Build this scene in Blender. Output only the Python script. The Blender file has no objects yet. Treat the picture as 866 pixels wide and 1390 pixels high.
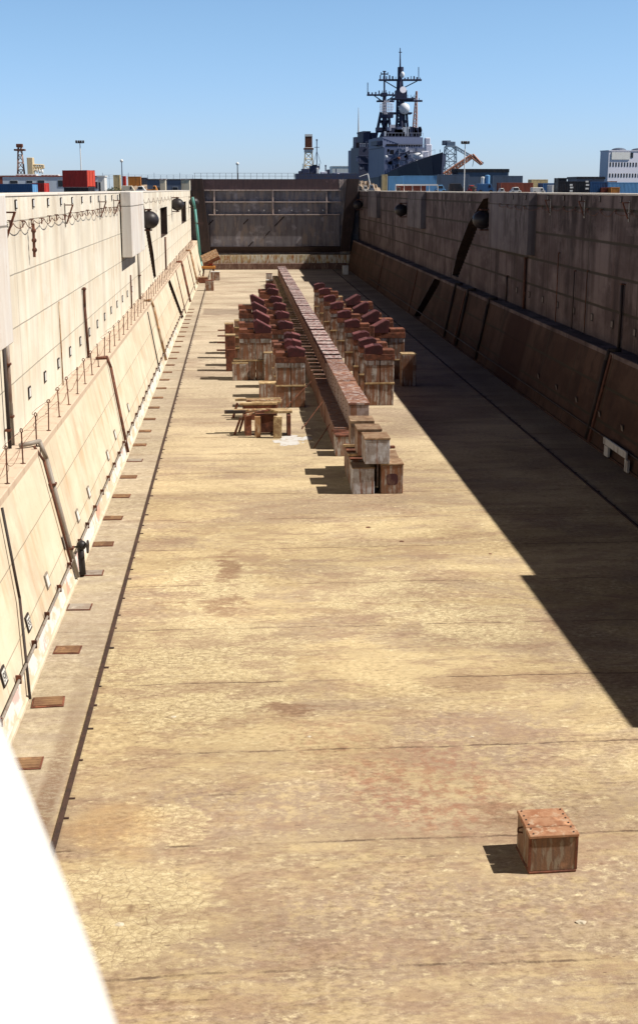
import bpy, bmesh, math, random
from mathutils import Vector, Matrix
from mathutils.geometry import tessellate_polygon
rnd = random.Random(7)
S = bpy.context.scene
COL = S.collection
PI = math.pi
CAMH = 15.0
FL, PCX, PCY = 1650.0, 433.0, 650.0
TH = math.atan(393 / FL)
PS = math.atan(111 * math.cos(TH) / FL)
CF = Vector((math.sin(PS) * math.cos(TH), math.cos(PS) * math.cos(TH), -math.sin(TH)))
CR = Vector((math.cos(PS), -math.sin(PS), 0))
CU = Vector((math.sin(PS) * math.sin(TH), math.cos(PS) * math.sin(TH), math.cos(TH)))

def at(x, y, Y):
    """surveyed point of the harbour at distance Y along the dock"""
    r = CF + CR * ((x - PCX) / FL) + CU * ((PCY - y) / FL)
    t = Y / r.y
    return Vector((r.x * t, Y, CAMH + r.z * t))

# ------------------------------------------------------------------ materials
def newmat(name):
    m = bpy.data.materials.new(name)
    m.use_nodes = True
    nt = m.node_tree
    for n in list(nt.nodes):
        nt.nodes.remove(n)
    return m, N(nt)

class N:
    def __init__(s, nt):
        s.nt = nt
    def n(s, t, **k):
        nd = s.nt.nodes.new(t)
        for a, v in k.items():
            setattr(nd, a, v)
        return nd
    def link(s, a, b):
        s.nt.links.new(a, b)
    def put(s, sock, v):
        if hasattr(v, 'is_output') or isinstance(v, bpy.types.NodeSocket):
            s.link(v, sock)
        elif isinstance(v, (tuple, list)) and len(v) == 3 and sock.type == 'RGBA':
            sock.default_value = (*v, 1)
        else:
            sock.default_value = v
    def math(s, op, a, b=0.0, c=0.0, clamp=False):
        nd = s.n('ShaderNodeMath', operation=op, use_clamp=clamp)
        for i, v in enumerate((a, b, c)):
            s.put(nd.inputs[i], v)
        return nd.outputs[0]
    def mul(s, a, b): return s.math('MULTIPLY', a, b)
    def add(s, a, b): return s.math('ADD', a, b)
    def ramp(s, v, a, b, lo=0.0, hi=1.0):
        nd = s.n('ShaderNodeMapRange', clamp=True)
        nd.interpolation_type = 'SMOOTHSTEP'
        s.put(nd.inputs[0], v)
        for i, q in enumerate((a, b, lo, hi)):
            nd.inputs[i + 1].default_value = q
        return nd.outputs[0]
    def mix(s, f, a, b, mode='MIX'):
        nd = s.n('ShaderNodeMix', data_type='RGBA', blend_type=mode)
        s.put(nd.inputs[0], f); s.put(nd.inputs[6], a); s.put(nd.inputs[7], b)
        return nd.outputs[2]
    def pos(s): return s.n('ShaderNodeNewGeometry').outputs['Position']
    def obj(s): return s.n('ShaderNodeTexCoord').outputs['Object']
    def rand(s): return s.n('ShaderNodeObjectInfo').outputs['Random']
    def sep(s, v):
        nd = s.n('ShaderNodeSeparateXYZ'); s.link(v, nd.inputs[0]); return nd.outputs
    def scl(s, v, k, off=(0, 0, 0)):
        nd = s.n('ShaderNodeMapping'); s.link(v, nd.inputs[0])
        nd.inputs['Scale'].default_value = k; nd.inputs['Location'].default_value = off
        return nd.outputs[0]
    def jitter(s, v, k=37.0):
        c = s.n('ShaderNodeCombineXYZ'); r = s.mul(s.rand(), k)
        for i in range(3): s.link(r, c.inputs[i])
        a = s.n('ShaderNodeVectorMath', operation='ADD'); s.link(v, a.inputs[0]); s.link(c.outputs[0], a.inputs[1])
        return a.outputs[0]
    def noise(s, v, scale, detail=4.0, rough=0.55, dist=0.0):
        nd = s.n('ShaderNodeTexNoise'); s.link(v, nd.inputs['Vector'])
        nd.inputs['Scale'].default_value = scale; nd.inputs['Detail'].default_value = detail
        nd.inputs['Roughness'].default_value = rough; nd.inputs['Distortion'].default_value = dist
        return nd.outputs[0]
    def voro(s, v, scale, feature='DISTANCE_TO_EDGE'):
        nd = s.n('ShaderNodeTexVoronoi', feature=feature); s.link(v, nd.inputs['Vector'])
        nd.inputs['Scale'].default_value = scale
        return nd.outputs[0]
    def line(s, c, w, soft=None):
        """1 where |c| < w"""
        return s.ramp(s.math('ABSOLUTE', c), w, w + (soft or w), 1.0, 0.0)
    def modc(s, v, period, off):
        """distance from nearest multiple of period"""
        a = s.math('DIVIDE', s.add(v, -off), period)
        fr = s.add(s.math('FRACT', s.add(a, 0.5)), -0.5)
        return s.mul(fr, period)
    def out(s, col, rough=0.9, metal=0.0, bump=None, bs=0.3, bd=0.02, spec=0.3):
        p = s.n('ShaderNodeBsdfPrincipled')
        s.put(p.inputs['Base Color'], col); s.put(p.inputs['Roughness'], rough); s.put(p.inputs['Metallic'], metal)
        p.inputs['Specular IOR Level'].default_value = spec
        if bump is not None:
            b = s.n('ShaderNodeBump'); b.inputs['Strength'].default_value = bs; b.inputs['Distance'].default_value = bd
            s.link(bump, b.inputs['Height']); s.link(b.outputs[0], p.inputs['Normal'])
        o = s.n('ShaderNodeOutputMaterial'); s.link(p.outputs[0], o.inputs[0])
        return p

MC = {}
def paint(name, c, rough=0.6, dirt=0.25, dirtc=(.16, .10, .07), scale=1.5, ribs=0.0):
    if name in MC: return MC[name]
    m, n = newmat(name)
    v = n.jitter(n.obj())
    a = n.noise(n.scl(v, (1, 1, .3)), scale, 6, .65)
    b = n.noise(v, scale * 6, 4)
    col = n.mix(n.mul(n.ramp(a, .48, .72), dirt * 2), c, dirtc)
    col = n.mix(n.mul(b, .25), col, tuple(q * .6 for q in c))
    n.out(col, rough, 0, b, .15, .01)
    MC[name] = m
    return m

def rusty(name, c=(.30, .12, .06), c2=(.14, .055, .035), pale=None, pam=0.0, scale=2.0, streak=True):
    """rusted or painted and weathered, with run-down streaks"""
    if name in MC: return MC[name]
    m, n = newmat(name)
    v = n.jitter(n.obj())
    st = n.noise(n.scl(v, (3.5, 3.5, .45)) if streak else v, scale, 6, .65)
    bl = n.noise(v, scale * .9, 5, .6)
    fi = n.noise(v, 22, 4, .6)
    col = n.mix(n.ramp(st, .40, .62), c, c2)
    col = n.mix(n.ramp(bl, .55, .70, 0, .8), col, tuple(min(1, q * 1.7) for q in c))
    if pale:
        k = n.ramp(n.noise(n.scl(v, (2.4, 2.4, .5), (4, 2, 9)), scale, 5, .6), .56 - pam * .2, .66 - pam * .2)
        col = n.mix(k, col, pale)
    br = n.add(n.mul(n.rand(), .4), .8)
    col = n.mix(1.0, col, n.mix(n.ramp(br, .8, 1.2), (.75, .75, .78), (1, 1, 1)), 'MULTIPLY')
    col = n.mix(n.mul(fi, .35), col, (.05, .03, .025))
    n.out(col, .85, 0, n.add(st, n.mul(fi, .6)), .4, .02)
    MC[name] = m
    return m

def mat_block(name, c=(.42, .36, .29), rust=.5, pale=(.62, .60, .56)):
    """cast concrete dock block streaked with rust"""
    if name in MC: return MC[name]
    m, n = newmat(name)
    v = n.jitter(n.obj())
    st = n.noise(n.scl(v, (3.2, 3.2, .3)), 1.7, 6, .6)
    st2 = n.noise(n.scl(v, (5, 5, .7), (3, 8, 1)), 1.3, 5, .6)
    bl = n.noise(v, 1.6, 5, .65)
    fi = n.noise(v, 18, 5, .6)
    col = n.mix(n.ramp(bl, .42, .62), c, pale)
    col = n.mix(n.ramp(st, .56 - .22 * rust, .66 - .1 * rust, 0, .9), col, (.27, .105, .045))
    col = n.mix(n.ramp(st2, .55, .68, 0, .75), col, (.15, .09, .07))
    z = n.sep(n.obj())[2]
    col = n.mix(n.mul(fi, .45), col, (.13, .09, .07))
    n.out(col, .9, 0, n.add(bl, n.mul(fi, .5)), .5, .03)
    MC[name] = m
    return m

def mat_floor():
    m, n = newmat('dock_floor_concrete')
    p = n.pos()
    X, Y, Z = n.sep(p)
    def ns(sx, sy, off, scale, det=7.0, rough=.65, dist=0.0):
        return n.noise(n.scl(p, (sx, sy, 1), off), scale, det, rough, dist)
    warp = n.mul(n.add(ns(1, 1, (7, 3, 0), .45, 6, .65), -.5), 2.6)
    warp2 = n.mul(n.add(ns(1, 1, (70, 33, 0), .45, 6, .65), -.5), 2.6)
    def ell(cx, cy, rx, ry, edge=.35):
        dx = n.math('DIVIDE', n.add(n.add(X, n.mul(warp, .7)), -cx), rx)
        dy = n.math('DIVIDE', n.add(n.add(Y, n.mul(warp2, .9)), -cy), ry)
        return n.ramp(n.math('SQRT', n.add(n.mul(dx, dx), n.mul(dy, dy))), 1 - edge, 1 + edge, 1, 0)
    def mx(*a):
        o = a[0]
        for q in a[1:]: o = n.math('MAXIMUM', o, q)
        return o
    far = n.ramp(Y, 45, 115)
    near = n.ramp(Y, 48, 80, 1, 0)
    med = ns(.55, 1, (0, 0, 0), .30, 8, .66, .8)
    med2 = ns(.45, 1, (31, 17, 0), .22, 8, .68, .6)
    strk = ns(.12, 1.3, (0, 0, 0), .9, 8, .7)
    strk2 = ns(.08, .9, (9, 3, 0), .55, 7, .65)
    g1 = ns(1, 1, (0, 0, 0), 2.4, 9, .72)
    g2 = ns(.7, 1.2, (5, 5, 0), 6.5, 8, .75)
    g3 = ns(1, 1, (15, 5, 0), 19, 6, .7)
    bl0 = ns(.5, 1.5, (22, 70, 0), 1.1, 9, .75)
    crack = n.voro(n.scl(p, (1, 1.15, 1)), 3.4)
    crackf = n.voro(p, 8.5)
    col = n.mix(n.ramp(med, .38, .60), (.46, .355, .21), (.56, .45, .27))
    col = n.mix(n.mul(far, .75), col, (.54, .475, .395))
    # grey violet weathering
    gv = n.mul(n.ramp(med2, .47, .57), n.ramp(g1, .35, .60, .45, 1))
    dk = n.ramp(Y, 22, 34, 1, 0)
    gv = mx(n.mul(dk, n.ramp(bl0, .42, .60, .05, .8)), n.mul(gv, .7), n.mul(mx(ell(.5, 27.5, 4.5, 1.6), ell(3.5, 22.5, 4.0, 2.0), ell(6.5, 31, 2.6, 2.2), ell(7.5, 23.5, 2.0, 1.6)), n.ramp(g1, .36, .56, .1, .85)))
    col = n.mix(gv, col, (.315, .235, .185))
    # dull pale streaks
    col = n.mix(n.mul(n.ramp(strk2, .52, .64), .45), col, (.33, .25, .185))
    # pale yellow scale with fine crackle
    zone = mx(ell(-1.4, 37, 3.0, 4.6), ell(-2.8, 23.4, 1.9, 1.9), ell(-2.0, 26.9, .9, .9), ell(-1.2, 45.5, 1.8, 3.2), n.mul(ell(8.2, 40.5, 2.2, 2.2), .7), n.mul(ell(5.0, 44.0, 2.4, 3.0), .6))
    zn = n.ramp(n.add(n.mul(zone, .21), n.add(n.mul(g1, .6), n.mul(bl0, .4))), .54, .62)
    col = n.mix(n.mul(zn, n.add(.22, n.mul(near, .50))), col, (.62, .52, .32))
    fl = n.mul(n.ramp(g2, .46, .60), n.ramp(n.add(n.add(n.mul(g1, .5), n.mul(bl0, .5)), n.mul(zone, .10)), .49, .60))
    col = n.mix(n.mul(n.mul(fl, n.add(.3, n.mul(near, .7))), .75), col, (.70, .61, .40))
    ck = n.mul(n.ramp(crack, .0, .035, 1, 0), n.mul(zn, near))
    ck = mx(ck, n.mul(n.mul(n.ramp(crackf, .0, .05, 1, 0), n.mul(zn, near)), .7))
    col = n.mix(n.mul(ck, .75), col, (.24, .17, .11))
    # small dark pitting everywhere
    pit = n.mul(n.ramp(g2, .40, .46, 1, 0), n.ramp(g1, .42, .56, 1, .1))
    col = n.mix(n.mul(pit, .38), col, (.22, .15, .10))
    # brown blotches
    bl = ns(.6, 1.3, (2, 70, 0), 1.3, 9, .72)
    bz = mx(ell(-.6, 47.5, .55, 2.6, .6), ell(-.5, 43.0, 1.1, 1.2, .6), ell(-2.6, 43.0, .7, .6, .6), ell(1.4, 33.5, 1.2, .7, .6), n.mul(ell(6.8, 26.8, 1.7, .8, .6), .9), n.mul(ell(9.4, 23.0, 1.2, .4, .6), .9))
    mv = n.mul(n.ramp(ns(.5, 1.2, (52, 7, 0), .62, 9, .74), .49, .58), near)
    col = n.mix(n.mul(mv, .50), col, (.30, .195, .14))
    bb = mx(n.mul(n.ramp(bl, .59, .65), .55), n.mul(n.ramp(n.add(bl, n.mul(bz, .16)), .58, .65), bz))
    col = n.mix(n.mul(bb, .72), col, (.235, .135, .085))
    # rust bloom
    rb = n.mul(mx(ell(4.6, 28.6, 2.2, 2.4), n.mul(ell(2.3, 31.5, 1.6, 1.0), .6)), n.ramp(g1, .44, .60))
    col = n.mix(n.mul(rb, .72), col, (.33, .165, .105))
    col = n.mix(n.mul(n.mul(ell(-3.2, 27.0, 1.2, 1.2), n.ramp(g1, .35, .6, .4, 1)), .5), col, (.56, .38, .18))
    # flecks
    fk = n.ramp(ns(.8, 2.0, (6, 6, 0), 4.2, 3, .5), .70, .74)
    col = n.mix(n.mul(fk, .6), col, (.13, .08, .06))
    # strip beside the gutter: greyer, with a brown tidemark
    strip = n.ramp(X, -4.75, -4.6, 1, 0)
    col = n.mix(n.mul(strip, .6), col, n.mix(n.ramp(g1, .38, .62), (.36, .31, .245), (.50, .445, .36)))
    gx = n.line(n.add(n.add(X, 5.0), n.mul(warp, .12)), .14, .25)
    gm = n.mul(n.mul(gx, n.ramp(Y, 27, 40, 1, .05)), n.ramp(g2, .42, .55, .15, 1))
    col = n.mix(n.mul(gm, .85), col, (.19, .115, .075))
    # joints across the slab, worn and broken
    wob = n.mul(n.add(ns(.22, .02, (0, 0, 0), 1.0, 7, .7), -.5), .55)
    jy = n.add(Y, wob)
    jn = n.modc(jy, 4.84, 25.9)
    gap = ns(.30, .05, (0, 3, 0), 1.0, 5, .65)
    gap2 = ns(1.2, .3, (4, 3, 0), 1.6, 5, .65)
    jl = n.mul(n.mul(n.line(jn, .012, .045), n.ramp(gap, .42, .56, .1, 1)), n.ramp(gap2, .35, .55, .35, 1))
    js = n.mul(n.line(jn, .05, .6), n.mul(n.ramp(gap, .46, .62), n.ramp(g1, .4, .6, .2, 1)))
    j2 = n.mul(n.line(n.modc(jy, 1.61, 26.7), .008, .035), n.mul(n.ramp(gap2, .55, .62), .6))
    col = n.mix(n.mul(js, .45), col, (.27, .165, .10))
    col = n.mix(n.mul(mx(jl, j2), .8), col, (.11, .07, .05))
    sk = n.mul(n.ramp(strk, .57, .68), n.ramp(g1, .38, .58, .3, 1))
    col = n.mix(n.mul(sk, .42), col, (.22, .15, .11))
    col = n.mix(n.mul(n.ramp(g3, .30, .70), .12), col, (.19, .135, .09))
    dark_band = n.mul(n.line(n.add(n.add(Y, -154), n.mul(n.add(med, -.5), 14)), 3.4, 1.2), n.mul(n.ramp(X, -4.7, -4.3), n.ramp(X, 0, 3, 1, 0)))  # darker band across the far left floor
    col = n.mix(n.mul(dark_band, .55), col, (.13, .09, .075))
    # darker towards the foot of the right wall
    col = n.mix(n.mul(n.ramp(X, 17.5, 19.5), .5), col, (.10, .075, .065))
    grm = n.ramp(ns(1, 1, (44, 4, 0), .28, 5, .6), .36, .62, .25, 1)
    tone = ns(.7, 1, (14, 24, 0), .13, 5, .6)
    col = n.mix(1.0, col, n.mix(n.ramp(tone, .34, .64), (.87, .855, .83), (1.12, 1.12, 1.10)), 'MULTIPLY')
    gr = n.add(n.mul(n.ramp(g2, .34, .66, 0, 1), grm), n.mul(n.add(1.0, n.mul(grm, -1.0)), .52))
    col = n.mix(1.0, col, n.mix(gr, (.76, .73, .69), (1.19, 1.19, 1.17)), 'MULTIPLY')
    g4 = ns(1, 1.2, (1, 2, 0), 42, 4, .7)
    col = n.mix(1.0, col, n.mix(n.ramp(g4, .32, .68), (.88, .87, .86), (1.10, 1.10, 1.10)), 'MULTIPLY')
    bump = n.add(n.add(g2, n.mul(g1, 1.3)), n.add(n.mul(g3, .5), n.mul(jl, -1.8)))
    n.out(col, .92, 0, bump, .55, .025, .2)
    return m

def mat_wall(name, base, c2, dark, dark_amt, joints, zlo=0, rib=0.0, orange=.3, streakc=(.42, .30, .19), vper=21.0, voff=8.0, jw=.022, jd=.75, stain=None):
    m, n = newmat(name)
    orc = (.60, .33, .15) if base[0] > .4 else (.17, .075, .035)
    p = n.pos()
    X, Y, Z = n.sep(p)
    vs = n.noise(n.scl(p, (1, .9, .05)), .9, 7, .62)
    vs2 = n.noise(n.scl(p, (1, 1.7, .10), (3, 11, 2)), .8, 6, .65)
    vs3 = n.noise(n.scl(p, (1, .22, .05), (0, 5, 0)), 1.0, 5, .6)
    blot = n.noise(n.scl(p, (1, .6, 1)), .35, 6, .6)
    fine = n.noise(p, 5, 7, .7)
    col = n.mix(n.ramp(blot, .38, .62), base, c2)
    col = n.mix(n.mul(n.ramp(vs, .50, .70), .45), col, streakc)
    col = n.mix(n.mul(n.ramp(vs2, .56, .72), orange), col, orc)
    # dirt that ran down from the coping
    top = n.ramp(n.add(Z, n.mul(n.add(vs3, -.5), 9)), 9.5, 14.5)
    k = n.mul(n.ramp(vs3, .42, .60), top)
    col = n.mix(n.mul(n.mul(k, n.ramp(n.noise(n.scl(p, (1, 1, .5)), 1.1, 7, .7), .35, .62)), dark_amt), col, dark)
    k2 = n.ramp(n.noise(n.scl(p, (1, .35, .09), (7, 2, 7)), .9, 6, .65), .54, .66)
    col = n.mix(n.mul(k2, dark_amt * .7), col, dark)
    wide = n.noise(n.scl(p, (1, .42, .03), (0, 45, 0)), .8, 7, .66)
    col = n.mix(n.mul(n.ramp(wide, .47, .62), dark_amt * .55), col, dark)
    tide = n.noise(n.scl(p, (1, .5, 1.2), (9, 0, 0)), .5, 8, .7)
    col = n.mix(n.mul(n.ramp(tide, .56, .66), dark_amt * .3), col, tuple(min(1, q * 1.5) for q in c2))
    jl = None
    wz = n.mul(n.add(n.noise(p, .6, 3), -.5), .05)
    for z in joints:
        l = n.line(n.add(n.add(Z, wz), -z), jw, jw * 1.6)
        jl = l if jl is None else n.math('MAXIMUM', jl, l)
    jv = n.mul(n.line(n.modc(Y, vper, voff), jw, jw * 1.6), .8)
    jl = n.math('MAXIMUM', jl, jv)
    col = n.mix(n.mul(jl, jd), col, tuple(min(q, .1) * .55 for q in (.13, .085, .06)))
    below = None
    for z in joints:
        dz = n.add(z, n.mul(Z, -1.0))
        l = n.mul(n.ramp(dz, 0, .05), n.ramp(dz, .1, 1.1, 1, 0))
        below = l if below is None else n.math('MAXIMUM', below, l)
    col = n.mix(n.mul(n.mul(below, n.ramp(vs, .45, .6)), .35), col, streakc)
    col = n.mix(n.mul(n.ramp(n.noise(p, 3.1, 6, .7), .62, .72), .4), col, dark)
    if stain:
        e = n.add(Y, n.mul(n.add(vs2, -.5), 2.2))
        k3 = n.mul(n.ramp(e, stain[0] - .5, stain[0] + .4), n.ramp(e, stain[1] - .5, stain[1] + .6, 1, 0))
        col = n.mix(n.mul(k3, .82), col, (.045, .018, .012))
    col = n.mix(n.mul(fine, .16), col, tuple(q * .45 for q in base))
    n.out(col, .92, 0, n.add(n.add(fine, n.mul(vs, .6)), n.mul(jl, -2)), .3, .025, .2)
    return m

# ------------------------------------------------------------------ mesh helpers
def box(bm, c, s, rot=None, bev=0.0):
    g = bmesh.ops.create_cube(bm, size=1.0)
    vs = g['verts']
    for v in vs:
        v.co = Vector((v.co.x * s[0], v.co.y * s[1], v.co.z * s[2]))
    if bev > 0:
        es = list({e for v in vs for e in v.link_edges})
        r = bmesh.ops.bevel(bm, geom=es, offset=bev, segments=1, affect='EDGES')
        vs = list({v for f in r['faces'] for v in f.verts} | {v for v in vs if v.is_valid})
    M = (rot.to_4x4() if rot else Matrix.Identity(4))
    M = Matrix.Translation(c) @ M
    for v in vs:
        v.co = M @ v.co
    return vs

def bx(bm, x0, x1, y0, y1, z0, z1, bev=0.0, rot=None):
    return box(bm, Vector(((x0 + x1) / 2, (y0 + y1) / 2, (z0 + z1) / 2)), (abs(x1 - x0), abs(y1 - y0), abs(z1 - z0)), rot, bev)

def tube(bm, a, b, r, seg=8, r2=None):
    a, b = Vector(a), Vector(b)
    d = b - a
    if d.length < 1e-6: return
    q = d.to_track_quat('Z', 'Y').to_matrix().to_4x4()
    M = Matrix.Translation((a + b) / 2) @ q
    bmesh.ops.create_cone(bm, cap_ends=True, segments=seg, radius1=r, radius2=r if r2 is None else r2, depth=d.length, matrix=M)

def path(bm, pts, r, seg=6):
    for a, b in zip(pts, pts[1:]): tube(bm, a, b, r, seg)

def ball(bm, c, r, sz=(1, 1, 1), u=16, v=10):
    M = Matrix.Translation(c) @ Matrix.Diagonal((sz[0], sz[1], sz[2], 1))
    bmesh.ops.create_uvsphere(bm, u_segments=u, v_segments=v, radius=r, matrix=M)

def prism(bm, pts, ext):
    """pts: list of Vector (planar polygon); ext: Vector extrusion"""
    ext = Vector(ext)
    a = [bm.verts.new(p) for p in pts]
    b = [bm.verts.new(Vector(p) + ext) for p in pts]
    f = []
    f.append(bm.faces.new(a)); f.append(bm.faces.new(list(reversed(b))))
    k = len(a)
    for i in range(k):
        f.append(bm.faces.new((a[i], b[i], b[(i + 1) % k], a[(i + 1) % k])))
    return f

def lattice(bm, a, b, w, r, n, w2=None, seg=4):
    """square lattice mast from a to b"""
    a, b = Vector(a), Vector(b)
    w2 = w if w2 is None else w2
    q = (b - a).to_track_quat('Z', 'Y').to_matrix()
    def ring(t):
        ww = w + (w2 - w) * t
        return [a + (b - a) * t + q @ Vector((sx * ww / 2, sy * ww / 2, 0)) for sx, sy in ((-1, -1), (1, -1), (1, 1), (-1, 1))]
    pr = ring(0)
    for i in range(1, n + 1):
        cu = ring(i / n)
        for k in range(4):
            tube(bm, pr[k], cu[k], r, seg)
            tube(bm, pr[k], cu[(k + 1) % 4], r * .7, seg)
            tube(bm, cu[k], cu[(k + 1) % 4], r * .7, seg)
        pr = cu

def obj(name, bm, mat, parent=None, smooth=False):
    bmesh.ops.recalc_face_normals(bm, faces=bm.faces[:])
    me = bpy.data.meshes.new(name)
    bm.to_mesh(me); bm.free()
    if smooth:
        for p in me.polygons: p.use_smooth = True
    o = bpy.data.objects.new(name, me)
    COL.objects.link(o)
    if mat: me.materials.append(mat)
    if parent: o.parent = parent
    return o

def NB(): return bmesh.new()

def tag(o, label, cat, group=None):
    o['label'] = label; o['category'] = cat
    if group: o['group'] = group
    return o

def thing(name, label, cat, loc=(0, 0, 0), rz=0.0, group=None):
    o = bpy.data.objects.new(name, None); COL.objects.link(o)
    o.location = loc; o.rotation_euler = (0, 0, rz)
    o.empty_display_size = .3
    return tag(o, label, cat, group)

def struct(name, bm, mat, smooth=False, kind='structure'):
    o = obj(name, bm, mat, None, smooth); o['kind'] = kind
    return o

def copy_tree(o, parent=None):
    c = o.copy(); COL.objects.link(c); c.parent = parent
    for ch in list(o.children): copy_tree(ch, c)
    return c

def recenter(o, loc):
    """move the origin of a mesh thing"""
    loc = Vector(loc)
    o.data.transform(Matrix.Translation(-loc)); o.location = loc
    return o

ORD = ['first', 'second', 'third', 'fourth', 'fifth', 'sixth', 'seventh', 'eighth', 'ninth', 'tenth', 'eleventh', 'twelfth', 'thirteenth', 'fourteenth', 'fifteenth', 'sixteenth', 'seventeenth', 'eighteenth', 'nineteenth', 'twentieth']
TENS = {20: 'twentieth', 30: 'thirtieth', 40: 'fortieth', 50: 'fiftieth', 60: 'sixtieth', 70: 'seventieth', 80: 'eightieth'}
TW = {2: 'twenty', 3: 'thirty', 4: 'forty', 5: 'fifty', 6: 'sixty', 7: 'seventy', 8: 'eighty'}
def nth(i):
    i += 1
    if i <= 20: return ORD[i - 1]
    if i % 10 == 0: return TENS[i]
    return TW[i // 10] + '-' + ORD[i % 10 - 1]

# ------------------------------------------------------------------ palette
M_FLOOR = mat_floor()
JU = (13.75, 11.72, 9.65, 7.6)
JL = (3.5, 1.55)
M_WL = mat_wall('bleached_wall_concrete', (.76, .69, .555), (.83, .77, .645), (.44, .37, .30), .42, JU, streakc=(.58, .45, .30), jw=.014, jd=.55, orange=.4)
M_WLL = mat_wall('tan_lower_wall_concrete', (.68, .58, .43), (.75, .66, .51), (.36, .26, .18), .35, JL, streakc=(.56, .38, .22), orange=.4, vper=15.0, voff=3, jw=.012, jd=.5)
M_WR = mat_wall('shade_toned_stained_wall', (.115, .082, .078), (.215, .165, .155), (.035, .024, .023), .9, JU, streakc=(.085, .055, .045), orange=.2, vper=10.6, voff=7, jw=.05, jd=.9)  # stains plus the wall's shade, both put into the colour
M_WRL = mat_wall('shade_toned_rusty_lower_wall', (.066, .036, .026), (.105, .062, .045), (.032, .018, .014), .9, JL, streakc=(.085, .042, .026), orange=.35, vper=7.5, voff=3, jw=.045, jd=.9, stain=(91.2, 98.7))  # rust tones darkened further to carry the shade
M_RECESS = rusty('shade_dark_recess', (.075, .045, .032), (.04, .026, .02), scale=1)  # shade inside the recesses painted into the lining colour
M_LEDGE = paint('ledge_concrete', (.60, .47, .35), .9, .35, (.36, .24, .17))
M_COPE = paint('coping_concrete', (.72, .66, .58), .9, .2, (.4, .33, .27))
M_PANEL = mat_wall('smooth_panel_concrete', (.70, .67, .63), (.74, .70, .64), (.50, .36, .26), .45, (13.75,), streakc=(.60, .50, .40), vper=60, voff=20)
M_PANELR = mat_wall('shade_toned_panel_concrete', (.17, .145, .15), (.21, .18, .18), (.05, .036, .036), .8, (13.75,), streakc=(.28, .23, .21), vper=60, voff=20)  # dark copy of the panel concrete for the shaded side
M_IRON = rusty('rusted_iron', (.20, .075, .04), (.09, .04, .03), scale=3)
M_DARKIRON = paint('tarred_iron', (.045, .035, .032), .7, .3, (.12, .06, .04))
M_RUBBER = paint('black_rubber', (.028, .024, .026), .45, .2, (.08, .06, .05))
M_PIPE = paint('grey_pipe_steel', (.30, .26, .22), .5, .5, (.16, .08, .05))
M_TEAL = paint('teal_pipe_paint', (.10, .30, .27), .5, .2)
M_BLOCK = mat_block('rust_streaked_block_concrete', (.235, .17, .13), .85, (.62, .60, .56))
M_BLOCK2 = mat_block('pale_block_concrete', (.42, .38, .35), .4, (.68, .68, .70))
M_KEELN = mat_block('keel_end_concrete', (.33, .25, .23), .35, (.46, .38, .38))
M_KEEL = mat_block('keel_block_concrete', (.20, .12, .10), .6, (.32, .22, .19))
M_CAP = rusty('dark_red_cap_timber', (.10, .022, .026), (.06, .016, .02), scale=2.2, streak=False)
M_CAPT = rusty('cap_highlight_board', (.24, .075, .075), (.14, .04, .045), pale=(.34, .16, .15), pam=.1, scale=2.2, streak=False)  # lighter pink paints the highlight along the cap tops
M_TIMB = rusty('reddish_timber', (.27, .095, .05), (.13, .05, .03), scale=2.5, streak=False)
M_PALE = rusty('weathered_pale_timber', (.62, .45, .24), (.40, .25, .12), scale=2.5, streak=False)
M_KTOP = rusty('keel_top_timber', (.40, .24, .18), (.25, .12, .09), pale=(.66, .58, .55), pam=.4, scale=2.0, streak=False)
M_KTW = rusty('pale_keel_board', (.40, .24, .215), (.26, .12, .11), pale=(.64, .55, .51), pam=.45, scale=1.6, streak=False)  # pale boards over the darker caps
M_KPL = rusty('keel_near_planks', (.34, .165, .10), (.22, .10, .07), pale=(.50, .40, .36), pam=.3, scale=1.3, streak=False)
M_PLANK = rusty('worn_orange_timber', (.52, .30, .14), (.30, .14, .06), pale=(.66, .52, .36), pam=.3, scale=2.2, streak=False)
M_WHITE = paint('white_paint', (.80, .79, .75), .5, .12)
M_DIRTYW = paint('dirty_white_paint', (.66, .65, .62), .6, .4)
M_GATE = rusty('gate_steel', (.28, .265, .28), (.20, .185, .20), pale=(.36, .30, .27), pam=.25, scale=.55)
M_GATEU = rusty('gate_upper_steel', (.085, .055, .06), (.06, .042, .05), scale=.6)
M_GATEF = rusty('gate_frame_steel', (.045, .028, .026), (.025, .018, .018), scale=.7)
M_GATEL = paint('gate_ledge_paint', (.50, .40, .36), .7, .5)
M_SILL = rusty('rust_run_sill', (.62, .52, .30), (.42, .17, .06), pale=(.80, .78, .66), pam=.5, scale=1.3)
M_SILL2 = rusty('sill_step_steel', (.22, .13, .10), (.15, .08, .06), pale=(.34, .24, .18), pam=.2, scale=1.2, streak=False)
M_NAVY = paint('ship_grey_paint', (.055, .062, .11), .55, .15, (.07, .08, .11), .2)
M_HULL = paint('ship_hull_paint', (.015, .018, .048), .5, .1, (.05, .05, .08), .2)
M_SHIPL = paint('ship_superstructure_paint', (.14, .17, .28), .55, .15, (.08, .09, .14), .2)
M_SHIPF = paint('ship_lit_front_paint', (.27, .30, .40), .55, .2, (.16, .18, .26), .3)  # light falling on the bridge front put into the paint
M_MAST = paint('mast_dark_paint', (.03, .038, .085), .6, .1)
M_GLASS = paint('dark_glass', (.02, .025, .035), .15, .1)
M_WIN = paint('window_black', (.012, .012, .02), .9, .05)
M_RADOME = paint('radome_white', (.72, .74, .78), .5, .05)
M_RED = paint('red_container_paint', (.52, .045, .035), .55, .3, (.22, .04, .03), .8)
M_BLUE = paint('blue_container_paint', (.04, .12, .28), .55, .3, (.03, .06, .12), .8)
M_LBLUE = paint('light_blue_paint', (.14, .34, .60), .55, .25, (.1, .2, .32), .8)
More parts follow.
